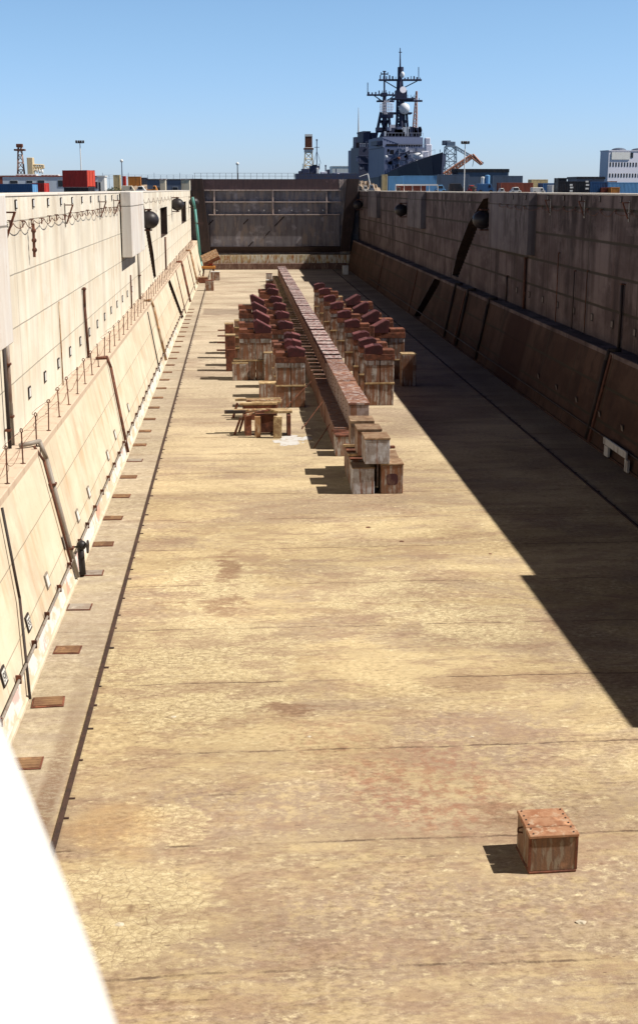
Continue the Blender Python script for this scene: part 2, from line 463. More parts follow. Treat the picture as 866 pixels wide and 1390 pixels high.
M_BROWN = paint('brown_container_paint', (.28, .075, .045), .6, .35, (.12, .04, .03), .8)
M_SLATE = paint('slate_blue_paint', (.11, .14, .20), .6, .3, (.07, .08, .1), .8)
M_BLACK = paint('black_paint', (.022, .022, .028), .5, .2)
M_YEL = paint('cream_yellow_paint', (.70, .56, .30), .6, .3)
M_ORANGE = paint('orange_paint', (.62, .26, .06), .6, .3)
M_CREAM = paint('cream_wall', (.62, .55, .42), .8, .3, (.35, .26, .18), .6)
M_OFFICE = paint('pale_blue_wall', (.55, .62, .70), .8, .2, (.4, .42, .45), .3)
M_LILAC = paint('lilac_grey_wall', (.78, .77, .86), .8, .15, (.4, .4, .46), .1)
M_CRANE_B = paint('blue_grey_crane_paint', (.20, .27, .36), .6, .2)
M_CRANE_O = paint('faded_orange_crane_paint', (.55, .24, .15), .6, .3)
M_CRANE_C = paint('cream_crane_paint', (.72, .58, .36), .6, .3, (.4, .2, .12))
M_GROUND = paint('quay_asphalt', (.16, .14, .125), .95, .4, (.09, .08, .07), .05)
M_EARTH = paint('dry_earth', (.34, .26, .19), .95, .4, (.2, .15, .11), .05)
M_LEAF = paint('dusty_green', (.09, .11, .05), .9, .3, (.12, .09, .05), 2)

XC = 7.25            # centre line of the dock

# ------------------------------------------------------------------ ground, water
bm = NB(); bx(bm, -9.5, 24.0, -6, 262, -0.6, 0.0)
struct('dock_floor', bm, M_FLOOR)
bm = NB()
def sheet(bm, x0, x1, y0, y1, z):
    v = [bm.verts.new(q) for q in ((x0, y0, z), (x1, y0, z), (x1, y1, z), (x0, y1, z))]
    bm.faces.new(v)
sheet(bm, -4000, -13.0, -300, 4000, 13.2)
sheet(bm, 27.5, 4000, -300, 300, 13.2)
sheet(bm, 150, 4000, 300, 4000, 13.2)
sheet(bm, -13.0, 27.5, -300, -6.0, 13.2)
struct('quay_ground', bm, M_GROUND)
bm = NB(); bx(bm, -120, -13.6, 196, 262, 12.9, 14.1); struct('quay_apron', bm, M_GROUND)
bm = NB(); bx(bm, 28.2, 160, 196, 262, 12.9, 14.1); struct('quay_apron', bm, M_GROUND)
m, n = newmat('harbour_water')
n.out((.015, .05, .07), .12, 0, n.noise(n.pos(), .8, 4), .2, .1, .5)
bm = NB(); sheet(bm, -13, 27.5, 246, 300, 11.2); sheet(bm, -13, 150, 300, 6000, 11.2)
struct('harbour_water', bm, m)

# ------------------------------------------------------------------ dock walls
SLOT_U = [(115.2, 14.25), (117.6, 14.1), (125.2, 11.5), (130.8, 8.4), (133.6, 5.85)]
def stair_edge(a, b, n):
    pts = []
    for i in range(n):
        t0, t1 = i / n, (i + 1) / n
        za = a[1] + (b[1] - a[1]) * t0; zb = a[1] + (b[1] - a[1]) * t1
        d1 = a[0] + (b[0] - a[0]) * t1; d0 = a[0] + (b[0] - a[0]) * t0
        pts += [(d0, za), (d1, za)]
    pts.append(b)
    return pts
low = stair_edge((119.6, 11.4), (129.6, 5.85), 16)
UP_SLOT = SLOT_U + list(reversed(low)) + [(115.0, 11.4)]
LO_SLOT = [(134.2, 5.2), (138.0, 5.2), (146.5, .12)] + list(reversed(stair_edge((134.2, 4.6), (142.2, .12), 12)))

def plate(bm, poly, holes, f, depth):
    """poly and holes in (D, z); f maps (D, z, back) to a point; holes get inner sides and a back"""
    loops = [[Vector((a, b, 0)) for a, b in l] for l in [poly] + holes]
    flat = [v for l in loops for v in l]
    vs = [bm.verts.new(f(v.x, v.y, 0)) for v in flat]
    for t in tessellate_polygon(loops):
        try: bm.faces.new([vs[i] for i in t])
        except ValueError: pass

def lining(bm, holes, f, depth):
    for h in holes:
        fr = [bm.verts.new(f(a, b, .002)) for a, b in h]
        bk = [bm.verts.new(f(a, b, depth)) for a, b in h]
        k = len(h)
        for i in range(k):
            bm.faces.new((fr[i], fr[(i + 1) % k], bk[(i + 1) % k], bk[i]))
        hl = [Vector((a, b, 0)) for a, b in h]
        for t in tessellate_polygon([hl]):
            bm.faces.new([bk[i] for i in t])

def build_wall(side):
    sg = -1 if side == 'l' else 1
    X = lambda off: XC + sg * off            # off: distance from the centre line
    top = 14.84 if side == 'l' else 14.75
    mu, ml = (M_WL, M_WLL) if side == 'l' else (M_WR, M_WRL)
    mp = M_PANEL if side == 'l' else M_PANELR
    root = thing('dock_wall', 'bleached sunlit stepped concrete dock wall' if side == 'l' else 'stained stepped concrete dock wall coloured dark for shade', 'wall', (0, 0, 0))
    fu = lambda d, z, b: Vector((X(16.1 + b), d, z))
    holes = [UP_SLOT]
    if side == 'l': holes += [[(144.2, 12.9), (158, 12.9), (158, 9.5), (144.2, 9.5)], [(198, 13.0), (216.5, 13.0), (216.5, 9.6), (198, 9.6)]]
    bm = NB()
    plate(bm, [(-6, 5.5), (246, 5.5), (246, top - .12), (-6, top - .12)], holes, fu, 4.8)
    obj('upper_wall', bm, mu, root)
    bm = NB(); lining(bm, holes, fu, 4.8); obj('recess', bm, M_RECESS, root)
    # battered lower wall: base 13.8, top 14.95 from centre
    fl = lambda d, z, b: Vector((X(13.8 + 1.12 * z / 5.5 + b), d, z))
    holes = [LO_SLOT]
    bm = NB()
    plate(bm, [(-6, -.1), (239.5, -.1), (239.5, 5.46), (-6, 5.46)], holes, fl, 3.2)
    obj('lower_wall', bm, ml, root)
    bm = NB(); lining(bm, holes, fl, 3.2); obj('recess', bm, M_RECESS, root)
    bm = NB()
    a, b = X(14.86), X(16.14)
    bx(bm, min(a, b), max(a, b), -6, 239.4, 5.2, 5.5, .03)
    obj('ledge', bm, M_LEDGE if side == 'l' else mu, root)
    bm = NB()
    a, b = X(16.06), X(18.5)
    bx(bm, min(a, b), max(a, b), -6, 246, top - .115, top, .02)
    a, b = X(18.3), X(22.0)
    bx(bm, min(a, b), max(a, b), -6, 246, 12.8, top - .05)
    obj('coping', bm, M_COPE, root)
    # thick pads standing proud of the wall
    pads = [(29.7, 43.7, 9.7), (94.6, 107.2, 9.95)] if side == 'l' else [(29.7, 43.9, 9.7), (96.2, 111.3, 9.9), (153.5, 165.5, 10.2), (203, 216, 10.4)]
    for d0, d1, zb in pads:
        bm = NB()
        a, b = X(15.42), X(16.0)
        bx(bm, min(a, b), max(a, b) + .2, d0, d1, zb, top + .004, .05)
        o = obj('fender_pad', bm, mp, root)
    # upright joint strips of the stair recess and the shallow rust channel
    for d in ((151.0, 186.0) if side == 'l' else (70.9, 151.0, 186.0, 118.5)):
        bm = NB()
        prism(bm, [Vector((X(13.8) - .1, d, .1)), Vector((X(13.8) + .1, d, .1)), Vector((X(14.92) + .1, d, 5.4)), Vector((X(14.92) - .1, d, 5.4))], (0, .34, 0))
        obj('drain_chase', bm, M_IRON, root)
    # horizontal foot kerb
    bm = NB()
    a, b = X(13.72), X(13.95)
    bx(bm, min(a, b), max(a, b), -6, 236, -.05, .14, .02)
    obj('foot_kerb', bm, ml, root)
    return root
build_wall('l'); build_wall('r')

# head wall under the camera
bm = NB(); bx(bm, -9.2, 23.7, -7.6, -6, -.5, 14.75)
tag(recenter(obj('head_wall', bm, M_WL), (XC, -6.8, 0)), 'bare concrete wall closing the near end of the dock', 'wall')

def wall_x(side, z, lower=False):
    sg = -1 if side == 'l' else 1
    if lower: return XC + sg * (13.8 + 1.12 * z / 5.5)
    return XC + sg * 16.1

# ------------------------------------------------------------------ number plates, hooks, chain, pipes on the walls
FIG = {'0': ['010', '101', '101', '101', '010'], '5': ['111', '100', '110', '001', '110'], '6': ['011', '100', '111', '101', '111'], '4': ['101', '101', '111', '001', '001'], '3': ['110', '001', '010', '001', '110']}
def digits(bm, txt, w, h, y0):
    """block digits in the local Y-Z plane, thickness along X"""
    cw = w / (len(txt) * 4 - 1)
    ch = h / 5
    for k, t in enumerate(txt):
        for r, row in enumerate(FIG[t]):
            for c, q in enumerate(row):
                if q == '1':
                    yy = -w / 2 + (k * 4 + c + .5) * cw
                    bx(bm, -.008, .008, yy - cw / 2, yy + cw / 2, h / 2 - (r + 1) * ch, h / 2 - r * ch)
def make_plate(name, w, h, mat_edge, mat_face, txt=None):
    t = thing(name, '-', 'marker plate')
    bm = NB(); bx(bm, -.02, .02, -w / 2, w / 2, -h / 2, h / 2); obj('frame', bm, mat_edge, t)
    bm = NB(); bx(bm, .0, .023, -w / 2 + .07, w / 2 - .07, -h / 2 + .07, h / 2 - .07); obj('face', bm, mat_face, t)
    if txt:
        for k_, c_ in enumerate(txt):
            bm = NB(); digits(bm, c_, w * .24, h * .5, 0)
            for v in bm.verts: v.co.x += .022; v.co.y += (k_ - .5) * w * .32 
            obj('numeral', bm, M_BLACK, t)
    return t
p_up = make_plate('marker_plate', .50, .50, M_DARKIRON, M_WHITE)
p_dk = make_plate('marker_plate', .50, .50, M_DARKIRON, paint('shade_dark_plate_face', (.22, .18, .16), .8, .4))  # white face recoloured dark for plates on the shaded wall
right_first = [True]
def dark_plate():
    if right_first[0]:
        right_first[0] = False; return p_dk
    return copy_tree(p_dk)
for i in range(14):
    t = p_up if i == 0 else copy_tree(p_up)
    t.location = (-8.81, 46.95 + 4.28 * i, 6.68 + .02 * i)
    tag(t, f'small dark framed square plate low on the sunlit wall, {nth(i)} from the camera', 'marker plate', 'square plates above the left ledge')
for i in range(9):
    t = dark_plate()
    t.location = (23.31, 66.2 + 4.46 * i, 6.75); t.rotation_euler.z = PI
    tag(t, f'small square plate low on the shaded upper wall, {nth(i)} from the camera', 'marker plate', 'square plates above the right ledge')
for i in range(14):
    t = copy_tree(p_up)
    t.location = (-8.81, 50.5 + 4.27 * i, 14.42); t.scale = (1, .7, .75)
    if i * 4.27 + 50.5 > 93.5 and i * 4.27 + 50.5 < 108.5: t.location.x = -8.135
    tag(t, f'small framed plate just under the sunlit coping, {nth(i)} from the camera', 'marker plate', 'plates under the left coping')
for i in range(7):
    t = dark_plate()
    t.location = (23.31, 74.7 + 4.48 * i, 14.38); t.rotation_euler.z = PI; t.scale = (1, .7, .75)
    if i * 4.48 + 74.7 > 95.5: t.location.x = 22.63
    tag(t, f'small framed plate under the shaded coping, {nth(i)} from the camera', 'marker plate', 'plates under the right coping')
# lower wall plates with painted numbers
batter = math.atan(1.12 / 5.5)
lowd = [((4, 918), '50'), ((37.5, 845), '55'), ((63.5, 788), None), ((87, 735), None), ((105, 700), None), ((120, 668), None), ((146, 618), None), ((156, 590), None), ((165, 571), None), ((174, 553), None)]
for i, ((px, py), tx) in enumerate(lowd):
    t = make_plate('number_plate', .55, .52, M_DARKIRON if i < 2 else M_PIPE, M_WHITE, tx)
    q = at(px, py, 40)
    d = Vector((q.x, q.y, q.z - CAMH)) / 40
    z = 2.0
    for _ in range(12):
        xx = wall_x('l', z, True); yy = xx / d.x; z = CAMH + d.z * yy
    t.location = (xx + .04, yy, z); t.rotation_euler = (0, -batter, 0)
    tag(t, ('white plate with dark number 50 low on the sunlit wall' if i == 0 else 'white plate with dark number 55 low on the sunlit wall') if tx else f'small blank white plate low on the sunlit battered wall, {nth(i - 2)} beyond the numbered ones', 'number plate', 'plates along the foot of the left wall')
for i, d in enumerate((66, 70.4, 75.5, 80.5, 85.6)):
    t = dark_plate(); t.location = (wall_x('r', 1.9, True) - .04, d, 1.9); t.rotation_euler = (0, batter, PI)
    t.scale = (1, .9, .9)
    tag(t, f'small square plate low on the shaded battered wall, {nth(i)} from the camera', 'marker plate', 'plates along the foot of the right wall')

# iron staples with hanging rings and a sagging chain
def make_hook():
    t = thing('wall_staple', '-', 'staple')
    bm = NB(); tube(bm, (0, -.16, 0), (.22, -.16, 0), .022); tube(bm, (0, .16, 0), (.22, .16, 0), .022); tube(bm, (.22, -.19, 0), (.22, .19, 0), .025); obj('bar', bm, M_IRON, t)
    bm = NB()
    pts = [Vector((.12, .17 * math.sin(a), -.17 + .17 * math.cos(a))) for a in [i * PI / 5 for i in range(11)]]
    path(bm, pts, .022, 5); obj('ring', bm, M_IRON, t)
    return t
hk = make_hook()
hy = [46.3 + 2.5 * i + rnd.uniform(-.3, .3) for i in range(20)]
for i, y in enumerate(hy):
    t = hk if i == 0 else copy_tree(hk)
    xx = -8.83 if y < 94 else -8.17
    t.scale = (.75, .75, .75); t.location = (xx, y, 13.78 + rnd.uniform(-.06, .06)); t.rotation_euler.x = rnd.uniform(-.25, .25)
    tag(t, f'rusty iron staple and ring holding the chain on the sunlit wall, {nth(i)} from the camera', 'staple', 'iron staples along the left wall')
hyr = [66 + 3.1 * i for i in range(14)]
for i, y in enumerate(hyr):
    t = copy_tree(hk)
    t.location = (23.33 if y < 95.5 else 22.65, y, 13.75 + rnd.uniform(-.05, .05)); t.rotation_euler = (0, 0, PI)
    tag(t, f'rusty iron staple and ring on the shaded wall, {nth(i)} from the camera', 'staple', 'iron staples along the right wall')
def chain(name, pts0, sag, label, r=.017, group=None, cat='chain'):
    bm = NB()
    for a, b in zip(pts0, pts0[1:]):
        a, b = Vector(a), Vector(b); pr = a
        s = sag * rnd.uniform(.6, 1.3)
        for k in range(1, 9):
            t = k / 8; q = a.lerp(b, t) - Vector((0, 0, 4 * s * t * (1 - t))); tube(bm, pr, q, r, 5); pr = q
    return tag(recenter(obj(name, bm, M_IRON), pts0[0]), label, cat, group)
chain('wall_chain', [(-8.63 if y < 94 else -7.97, y, 13.72) for y in [40.5] + hy], .26, 'rusty chain sagging from staple to staple under the sunlit coping')
chain('wall_chain', [(23.13 if y < 95.5 else 22.45, y, 13.7) for y in hyr], .3, 'rusty chain sagging along the top of the shaded wall')
chain('wall_chain', [(-8.05, 108 + 6.5 * i, 14.2) for i in range(9)], .5, 'thin rusty chain hanging near the stair recess on the sunlit wall')
bm = NB(); tube(bm, (-8.6, 53.1, 13.6), (-8.62, 53.1, 12.2), .06, 6)
for z in (13.3, 12.9, 12.5): ball(bm, (-8.6, 53.1, z), .11, u=8, v=6)
tag(recenter(obj('hanging_chain', bm, M_IRON), (-8.6, 53.1, 12.2)), 'short rusty chain end hanging straight down the sunlit wall', 'chain')

def make_bracket():
    t = thing('wall_bracket', '-', 'bracket')
    bm = NB(); bx(bm, 0, .05, -.10, .10, -1.3, .2); obj('back_plate', bm, M_PIPE, t)
    bm = NB(); prism(bm, [Vector((.50, -.06, 0.12)), Vector((.60, -.06, .12)), Vector((.14, -.06, -1.1)), Vector((.05, -.06, -1.1))], (0, .12, 0)); bx(bm, .05, .52, -.05, .05, .05, .12); obj('strut', bm, M_TIMB, t)
    return t
bk = make_bracket()
for i, (s, y) in enumerate((('l', 44.0), ('l', 64.6), ('l', 80.9), ('l', 90.2), ('r', 82.6), ('r', 91.8), ('r', 73.0))):
    t = bk if i == 0 else copy_tree(bk)
    t.location = (-8.84 if s == 'l' else 23.34, y, 14.15); t.rotation_euler.z = 0 if s == 'l' else PI
    if i == 0: t.location.x = -8.17
    t.scale = (.8, .8, .8)
    k = i if s == 'l' else i - 4
    tag(t, f'rusty diagonal bracket hung from the {"sunlit" if s == "l" else "shaded"} coping, ' + (f'{nth(k)} from the camera' if s == 'l' else ['middle', 'farthest', 'nearest'][k] + ' one there'), 'bracket', 'brackets hung from the copings')

# vertical pipes
def pipe(pts, r, mat, label, clamps=(), foot=False, name='wall_pipe'):
    t = thing(name, label, 'pipe', pts[-1])
    o = Vector(pts[-1])
    bm = NB(); path(bm, [Vector(p) - o for p in pts], r, 10)
    for p in pts[1:-1]: ball(bm, Vector(p) - o, r * 1.02, u=10, v=8)
    obj('pipe_run', bm, mat, t, True)
    for c in clamps:
        bm = NB(); c = Vector(c) - o
        box(bm, c, (r * 3.2, r * 3.6, .08)); obj('clamp', bm, M_IRON, t)
    return t
xl = lambda z: wall_x('l', z, True) + .14
pipe([(-8.68, 46.15, 9.7), (-8.68, 46.15, 5.5)], .075, M_PIPE, 'thick grey pipe dropping to the ledge under the nearest wall pad', [(-8.7, 46.15, 8.6), (-8.7, 46.15, 6.6)])
pipe([(-8.68, 45.5, 9.7), (-8.68, 45.5, 5.5)], .07, M_DARKIRON, 'thin dark pipe beside the thick one under the nearest wall pad', [(-8.7, 45.5, 6.2)])
pipe([(-8.72, 70.2, 9.6), (-8.74, 70.25, 8.5), (-8.72, 70.9, 5.5)], .085, M_IRON, 'rusty bent pipe falling to the ledge on the sunlit wall', [(-8.75, 70.2, 9.5)])
pipe([(-8.76, 101.2, 8.2), (-8.76, 101.2, 5.5)], .06, M_IRON, 'thin rusty pipe below the first far wall pad', [])
pipe([(-8.74, 109.6, 9.6), (-8.74, 109.6, 5.5)], .11, M_PIPE, 'grey pipe between far wall pad and stair recess', [(-8.76, 109.6, 7.6)])
pipe([(-8.74, 150.6, 9.4), (-8.74, 150.6, 5.5)], .11, M_IRON, 'rusty pipe below the dark square recess', [])
pipe([(-8.78, 60.6, 9.65), (-8.78, 60.7, 5.5)], .035, M_PLANK, 'thin orange rusted pipe down the sunlit upper wall', [])
pipe([(-8.3, 45.4, 5.62), (-7.62, 45.8, 5.7), (xl(4.9), 45.9, 5.0), (xl(.2), 46, .2)], .09, M_PIPE, 'thick grey pipe bending over the ledge and down to the floor', [(xl(4), 45.9, 4), (xl(1.4), 46, 1.4)])
pipe([(-7.75, 45.3, 5.62), (xl(4.9), 45.4, 5.0), (xl(.9), 45.5, .9)], .05, M_IRON, 'thin rusty pipe beside the thick pipe that bends over the ledge', [])
pipe([(xl(5.3), 37.4, 5.3), (xl(2.6), 36.5, 2.6), (xl(.1), 34.5, .1)], .045, M_DARKIRON, 'thin black pipe slanting down the nearest lower wall', [])
pipe([(-8.2, 70.0, 5.58), (-7.6, 70.2, 5.62), (xl(4.9), 70.3, 5.0), (xl(.3), 68.9, .3)], .09, M_IRON, 'rusty bent pipe over the ledge in the middle of the sunlit wall', [])
pipe([(-8.2, 107.2, 5.58), (-7.6, 107.3, 5.62), (xl(4.9), 107.4, 5.0), (xl(.3), 107.6, .3)], .11, M_PLANK, 'pale rusted pipe over the ledge beyond the middle of the sunlit wall', [])
pipe([(xl(5.2), 101, 5.2), (xl(.5), 99.2, .5)], .05, M_DARKIRON, 'thin dark pipe on the far sunlit lower wall', [])
pipe([(-8.2, 165, 5.58), (-7.6, 165.2, 5.62), (xl(4.9), 165.3, 5.0), (xl(.3), 165, .3)], .16, M_TIMB, 'brown pipe over the ledge near the dock gate', [])
pipe([(-8.2, 196, 5.58), (-7.6, 196.2, 5.62), (xl(4.9), 196.3, 5.0), (xl(.3), 196, .3)], .16, M_PLANK, 'pale brown pipe over the ledge closest to the dock gate', [])
pipe([(-8.1, 228, 13.6), (-7.7, 228.5, 11.5), (-6.9, 229, 2.0), (-6.6, 229, .1)], .24, M_TEAL, 'teal pipe running down beside the left end of the dock gate', [(-7.5, 228.8, 9.0)])
xr = lambda z: wall_x('r', z, True) - .14
for i, (d, z1, r, mt) in enumerate(((73.1, 9.4, .10, M_DARKIRON), (83.9, 9.5, .04, M_DARKIRON), (98.6, 9.6, .12, M_IRON), (105.3, 7.7, .08, M_DARKIRON), (88.4, 10.5, .04, M_IRON), (80.8, 9.7, .03, M_IRON))):
    pipe([(23.2, d, z1), (23.2, d + .05, 5.5)], r, mt, ['dark pipe on the shaded upper wall, nearest the camera', 'thin dark pipe with a boss, third on the shaded upper wall', 'thick rusty pipe under the big shaded pad', 'short dark pipe under the far end of the big shaded pad', 'thin rusty pipe under the far bracket of the shaded wall', 'very thin rusty pipe between the brackets of the shaded wall'][i], [(23.24, d, z1)])
for i, d in enumerate((71.4, 107.0, 117.0, 124.0)):
    pipe([(22.8, d, 5.6), (22.1, d + .05, 5.6), (xr(5.0), d, 5.0), (xr(.2), d, .2)], .13, M_DARKIRON, f'dark pipe bent over the shaded ledge, {nth(i)} from the camera', [])

# service pipe along the foot of the left wall with clips
t = thing('service_pipe', 'long grey pipe clipped along the foot of the sunlit wall', 'pipe', (xl(.95), 30, .95))
bm = NB()
for k in range(34): tube(bm, (0, k * 6.0 - 12, 0), (0, k * 6.0 - 6.02, 0), .045, 10)
obj('pipe_run', bm, M_PIPE, t, True)
for k in range(44):
    bm = NB(); box(bm, Vector((-.02, k * 2.9 - 5 + rnd.uniform(-.3, .3), .02)), (.17, .06, .26)); obj('clip', bm, M_IRON, t)
pipe([(xr(.95), 20, .95), (xr(.95), 200, .95)], .065, M_DARKIRON, 'long dark pipe along the foot of the shaded wall', [])

# flaked white and red paint patches on the foot of the wall
m, n = newmat('flaked_wall_paint')
p = n.pos(); v = n.scl(p, (1, .8, 1))
k = n.ramp(n.noise(v, .9, 6, .65), .44, .52); r = n.ramp(n.noise(n.scl(p, (1, .8, .8), (4, 4, 4)), .7, 6), .59, .63)
col = n.mix(k, (.66, .54, .39), (.76, .74, .70)); col = n.mix(n.mul(r, .5), col, (.55, .20, .16))
n.out(n.mix(n.mul(n.noise(p, 6, 5), .25), col, (.3, .2, .14)), .85)
bm = NB()
v = [bm.verts.new(q) for q in ((xl(.16) - .115, 28, .16), (xl(.16) - .115, 130, .16), (xl(.85) - .115, 130, .85), (xl(.85) - .115, 28, .85))]
bm.faces.new(v)
r = bmesh.ops.extrude_face_region(bm, geom=bm.faces[:])
for q in r['geom']:
    if isinstance(q, bmesh.types.BMVert): q.co.x -= .008
tag(recenter(obj('painted_band', bm, m), (-6.5, 30, .2)), 'flaking white and red painted band along the foot of the sunlit wall', 'painted band')
bm = NB()
bx(bm, 20.78, 20.9, 63.2, 67.4, .75, 1.15, .02); bx(bm, 20.82, 20.98, 66.6, 67.3, .1, .7, .02); bx(bm, 20.82, 20.98, 63.0, 63.5, .02, .7, .02)
tag(recenter(obj('white_bracket', bm, M_DIRTYW), (20.9, 65, 0)), 'chipped white steel frame at the foot of the shaded wall', 'frame')

# dark valve and hose hanging by the thick pipe
t = thing('valve_wheel', 'black valve with a hanging hose at the foot of the thick bent pipe', 'valve', (-6.35, 46.7, 0))
bm = NB(); tube(bm, (0, 0, .1), (-.05, 0, 1.35), .13, 10); ball(bm, (0, 0, 1.3), .2, u=10, v=8); obj('hose', bm, M_RUBBER, t, True)
bm = NB()
pts = [Vector((.25 + .0, -.05 + .24 * math.sin(a), 1.25 + .24 * math.cos(a))) for a in [i * PI / 6 for i in range(13)]]
path(bm, pts, .035, 6); tube(bm, (-.4, -.05, 1.25), (.25, -.05, 1.25), .04); obj('handwheel', bm, M_DARKIRON, t)

# ------------------------------------------------------------------ ledge railing
def make_post():
    t = thing('stanchion', '-', 'railing post')
    bm = NB(); tube(bm, (0, 0, 0), (0, 0, 1.16), .026, 8); box(bm, Vector((0, 0, .01)), (.14, .14, .02)); obj('rod', bm, M_IRON, t)
    bm = NB()
    path(bm, [Vector((.07 * math.sin(a), 0, 1.21 + .07 * math.cos(a))) for a in [i * PI / 4 for i in range(9)]], .02, 5); obj('eye', bm, M_IRON, t)
    return t
pp = make_post()
py = [33.7 + 3.04 * i for i in range(60)]
for i, y in enumerate(py):
    t = pp if i == 0 else copy_tree(pp)
    t.location = (-7.74, y, 5.5); t.rotation_euler = (rnd.uniform(-.05, .05), rnd.uniform(-.05, .05), rnd.uniform(0, 3))
    tag(t, f'thin rusty railing post on the sunlit ledge, {nth(i)} from the camera', 'railing post', 'railing posts along the left ledge')
bm = NB()
for h, sg in ((1.2, .12), (.72, .2)):
    for a, b in zip(py, py[1:]):
        pr = Vector((-7.74, a, 5.5 + h)); s = sg * rnd.uniform(.4, 2.2); dx = rnd.uniform(-.35, .1)
        for k in range(1, 7):
            u = k / 6; q = Vector((-7.74 + dx * 4 * u * (1 - u), a + (b - a) * u, 5.5 + h - 4 * s * u * (1 - u))); tube(bm, pr, q, .010, 4); pr = q
tag(recenter(obj('railing_wire', bm, M_IRON), (-7.74, 34, 5.5)), 'thin wires sagging between the railing posts on the sunlit ledge', 'wire')

M_GUT = rusty('gutter_iron', (.085, .045, .03), (.05, .03, .022), scale=1)
# ------------------------------------------------------------------ gutters and drain covers
def gutter(x0, x1, name, label):
    bm = NB()
    k = 0
    y = -6
    while y < 236:
        L = 12.0
        xa = x0 + (x1 - x0) * y / 236; xb = x0 + (x1 - x0) * (y + L) / 236
        prism(bm, [Vector((xa - .06, y, .002)), Vector((xa + .06, y, .002)), Vector((xb + .06, y + L, .002)), Vector((xb - .06, y + L, .002))], (0, 0, .05))
        y += L
    for k in range(120):
        y = 22 + k * 1.7 + rnd.uniform(-.5, .5)
        xa = x0 + (x1 - x0) * y / 236
        bx(bm, xa + .06, xa + rnd.uniform(.12, .22), y, y + rnd.uniform(.05, .12), .004, .03)
    return tag(recenter(obj(name, bm, M_GUT), (x0, 0, 0)), label, 'gutter edge')
gutter(-4.42, -5.3, 'gutter_rail', 'long dark rusty iron edge of the gutter on the sunlit side of the floor')
gutter(17.95, 18.1, 'gutter_rail', 'long dark iron edge of the gutter on the shaded side of the floor')
def make_cover(mt):
    t = thing('drain_cover', '-', 'drain cover')
    bm = NB(); bx(bm, -.44, .44, -.36, .36, .003, .03, .006); obj('frame', bm, M_TIMB, t)
    bm = NB()
    for k in range(4): bx(bm, -.39, .39, -.31 + k * .158, -.31 + k * .158 + .148, .02, .045)
    obj('grating', bm, mt, t)
    return t
cvs = [make_cover(rusty('cover_brown_timber', (.30, .17, .08), (.20, .10, .05), streak=False)), make_cover(rusty('cover_grey_plate', (.42, .36, .29), (.33, .25, .19), streak=False))]
cyy = [26.1, 30.4, 34.4, 38.7, 43.0, 47.1, 51.2, 55.5, 59.7, 63.9, 68.0, 72.3, 76.6, 80.8, 85.2, 89.4, 93.8, 98.1, 102.3, 106.6] + [110.9 + 4.25 * i for i in range(12)]
used = [0, 0]
for i, y in enumerate(cyy):
    k = 1 if i in (4, 5, 10) else 0
    t = cvs[k] if not used[k] else copy_tree(cvs[k]); used[k] = 1
    t.location = (-5.88 if y < 40 else -6.02 - (.1 if y > 70 else 0), y, 0.0); t.rotation_euler.z = rnd.uniform(-.04, .04) + (.10 if i == 2 else 0)
    if i == 2: t.scale = (1.08, 1.0, 1.6)
    tag(t, f'rectangular {"greyish" if k else "brown"} drain cover in the strip beside the sunlit gutter, {nth(i)} from the camera', 'drain cover', 'drain covers along the left strip')

# spilt white paint
bm = NB()
for k in range(46):
    cx, cy = rnd.gauss(3.05, .45), rnd.gauss(73.2, .75); rr = rnd.uniform(.08, .42); ns = 11
    z = .004 + k * .00012
    vs = [bm.verts.new((cx + rr * rnd.uniform(.6, 1.2) * math.cos(j * 2 * PI / ns), cy + rr * 1.5 * rnd.uniform(.6, 1.2) * math.sin(j * 2 * PI / ns), z)) for j in range(ns)]
    bm.faces.new(vs)
struct('spilled_white_paint', bm, paint('spilled_paint', (.62, .60, .57), .7, .8, (.45, .36, .28), 3))

# ------------------------------------------------------------------ fenders in the recesses
def make_fender():
    t = thing('roller_fender', '-', 'fender')
    bm = NB(); ball(bm, (0, 0, 0), .92, (1, 1, .9), 24, 14); obj('rubber_roller', bm, M_RUBBER, t, True)
    bm = NB(); tube(bm, (0, 0, -1.0), (0, 0, 1.0), .14, 10); tube(bm, (0, 0, .5), (0, 0, .56), .45, 14); obj('hub', bm, M_DARKIRON, t)
    for s in (-1, 1):
        bm = NB(); bx(bm, -1.0, .25, -.35, .35, s * .92 - .06, s * .92 + .06); obj('bracket', bm, M_IRON, t)
    return t
fd = make_fender()
for i, (x, y, z, l) in enumerate(((-8.15, 115.6, 12.25, 'largest looking black roller fender beside the wall pad on the sunlit wall'), (-8.1, 169.8, 13.0, 'middle black roller fender on the sunlit wall'), (-7.9, 229.5, 12.7, 'farthest black roller fender on the sunlit wall by the gate'),
        (22.65, 114.2, 12.25, 'black roller fender beside the big pad on the shaded wall'), (22.6, 171.5, 12.2, 'middle black roller fender on the shaded wall'), (22.4, 231.5, 12.2, 'farthest black roller fender on the shaded wall by the gate'))):
    t = fd if i == 0 else copy_tree(fd)
    t.location = (x, y, z)
    if i > 2: t.rotation_euler.z = PI
    tag(t, l, 'fender', 'roller fenders on the dock walls')

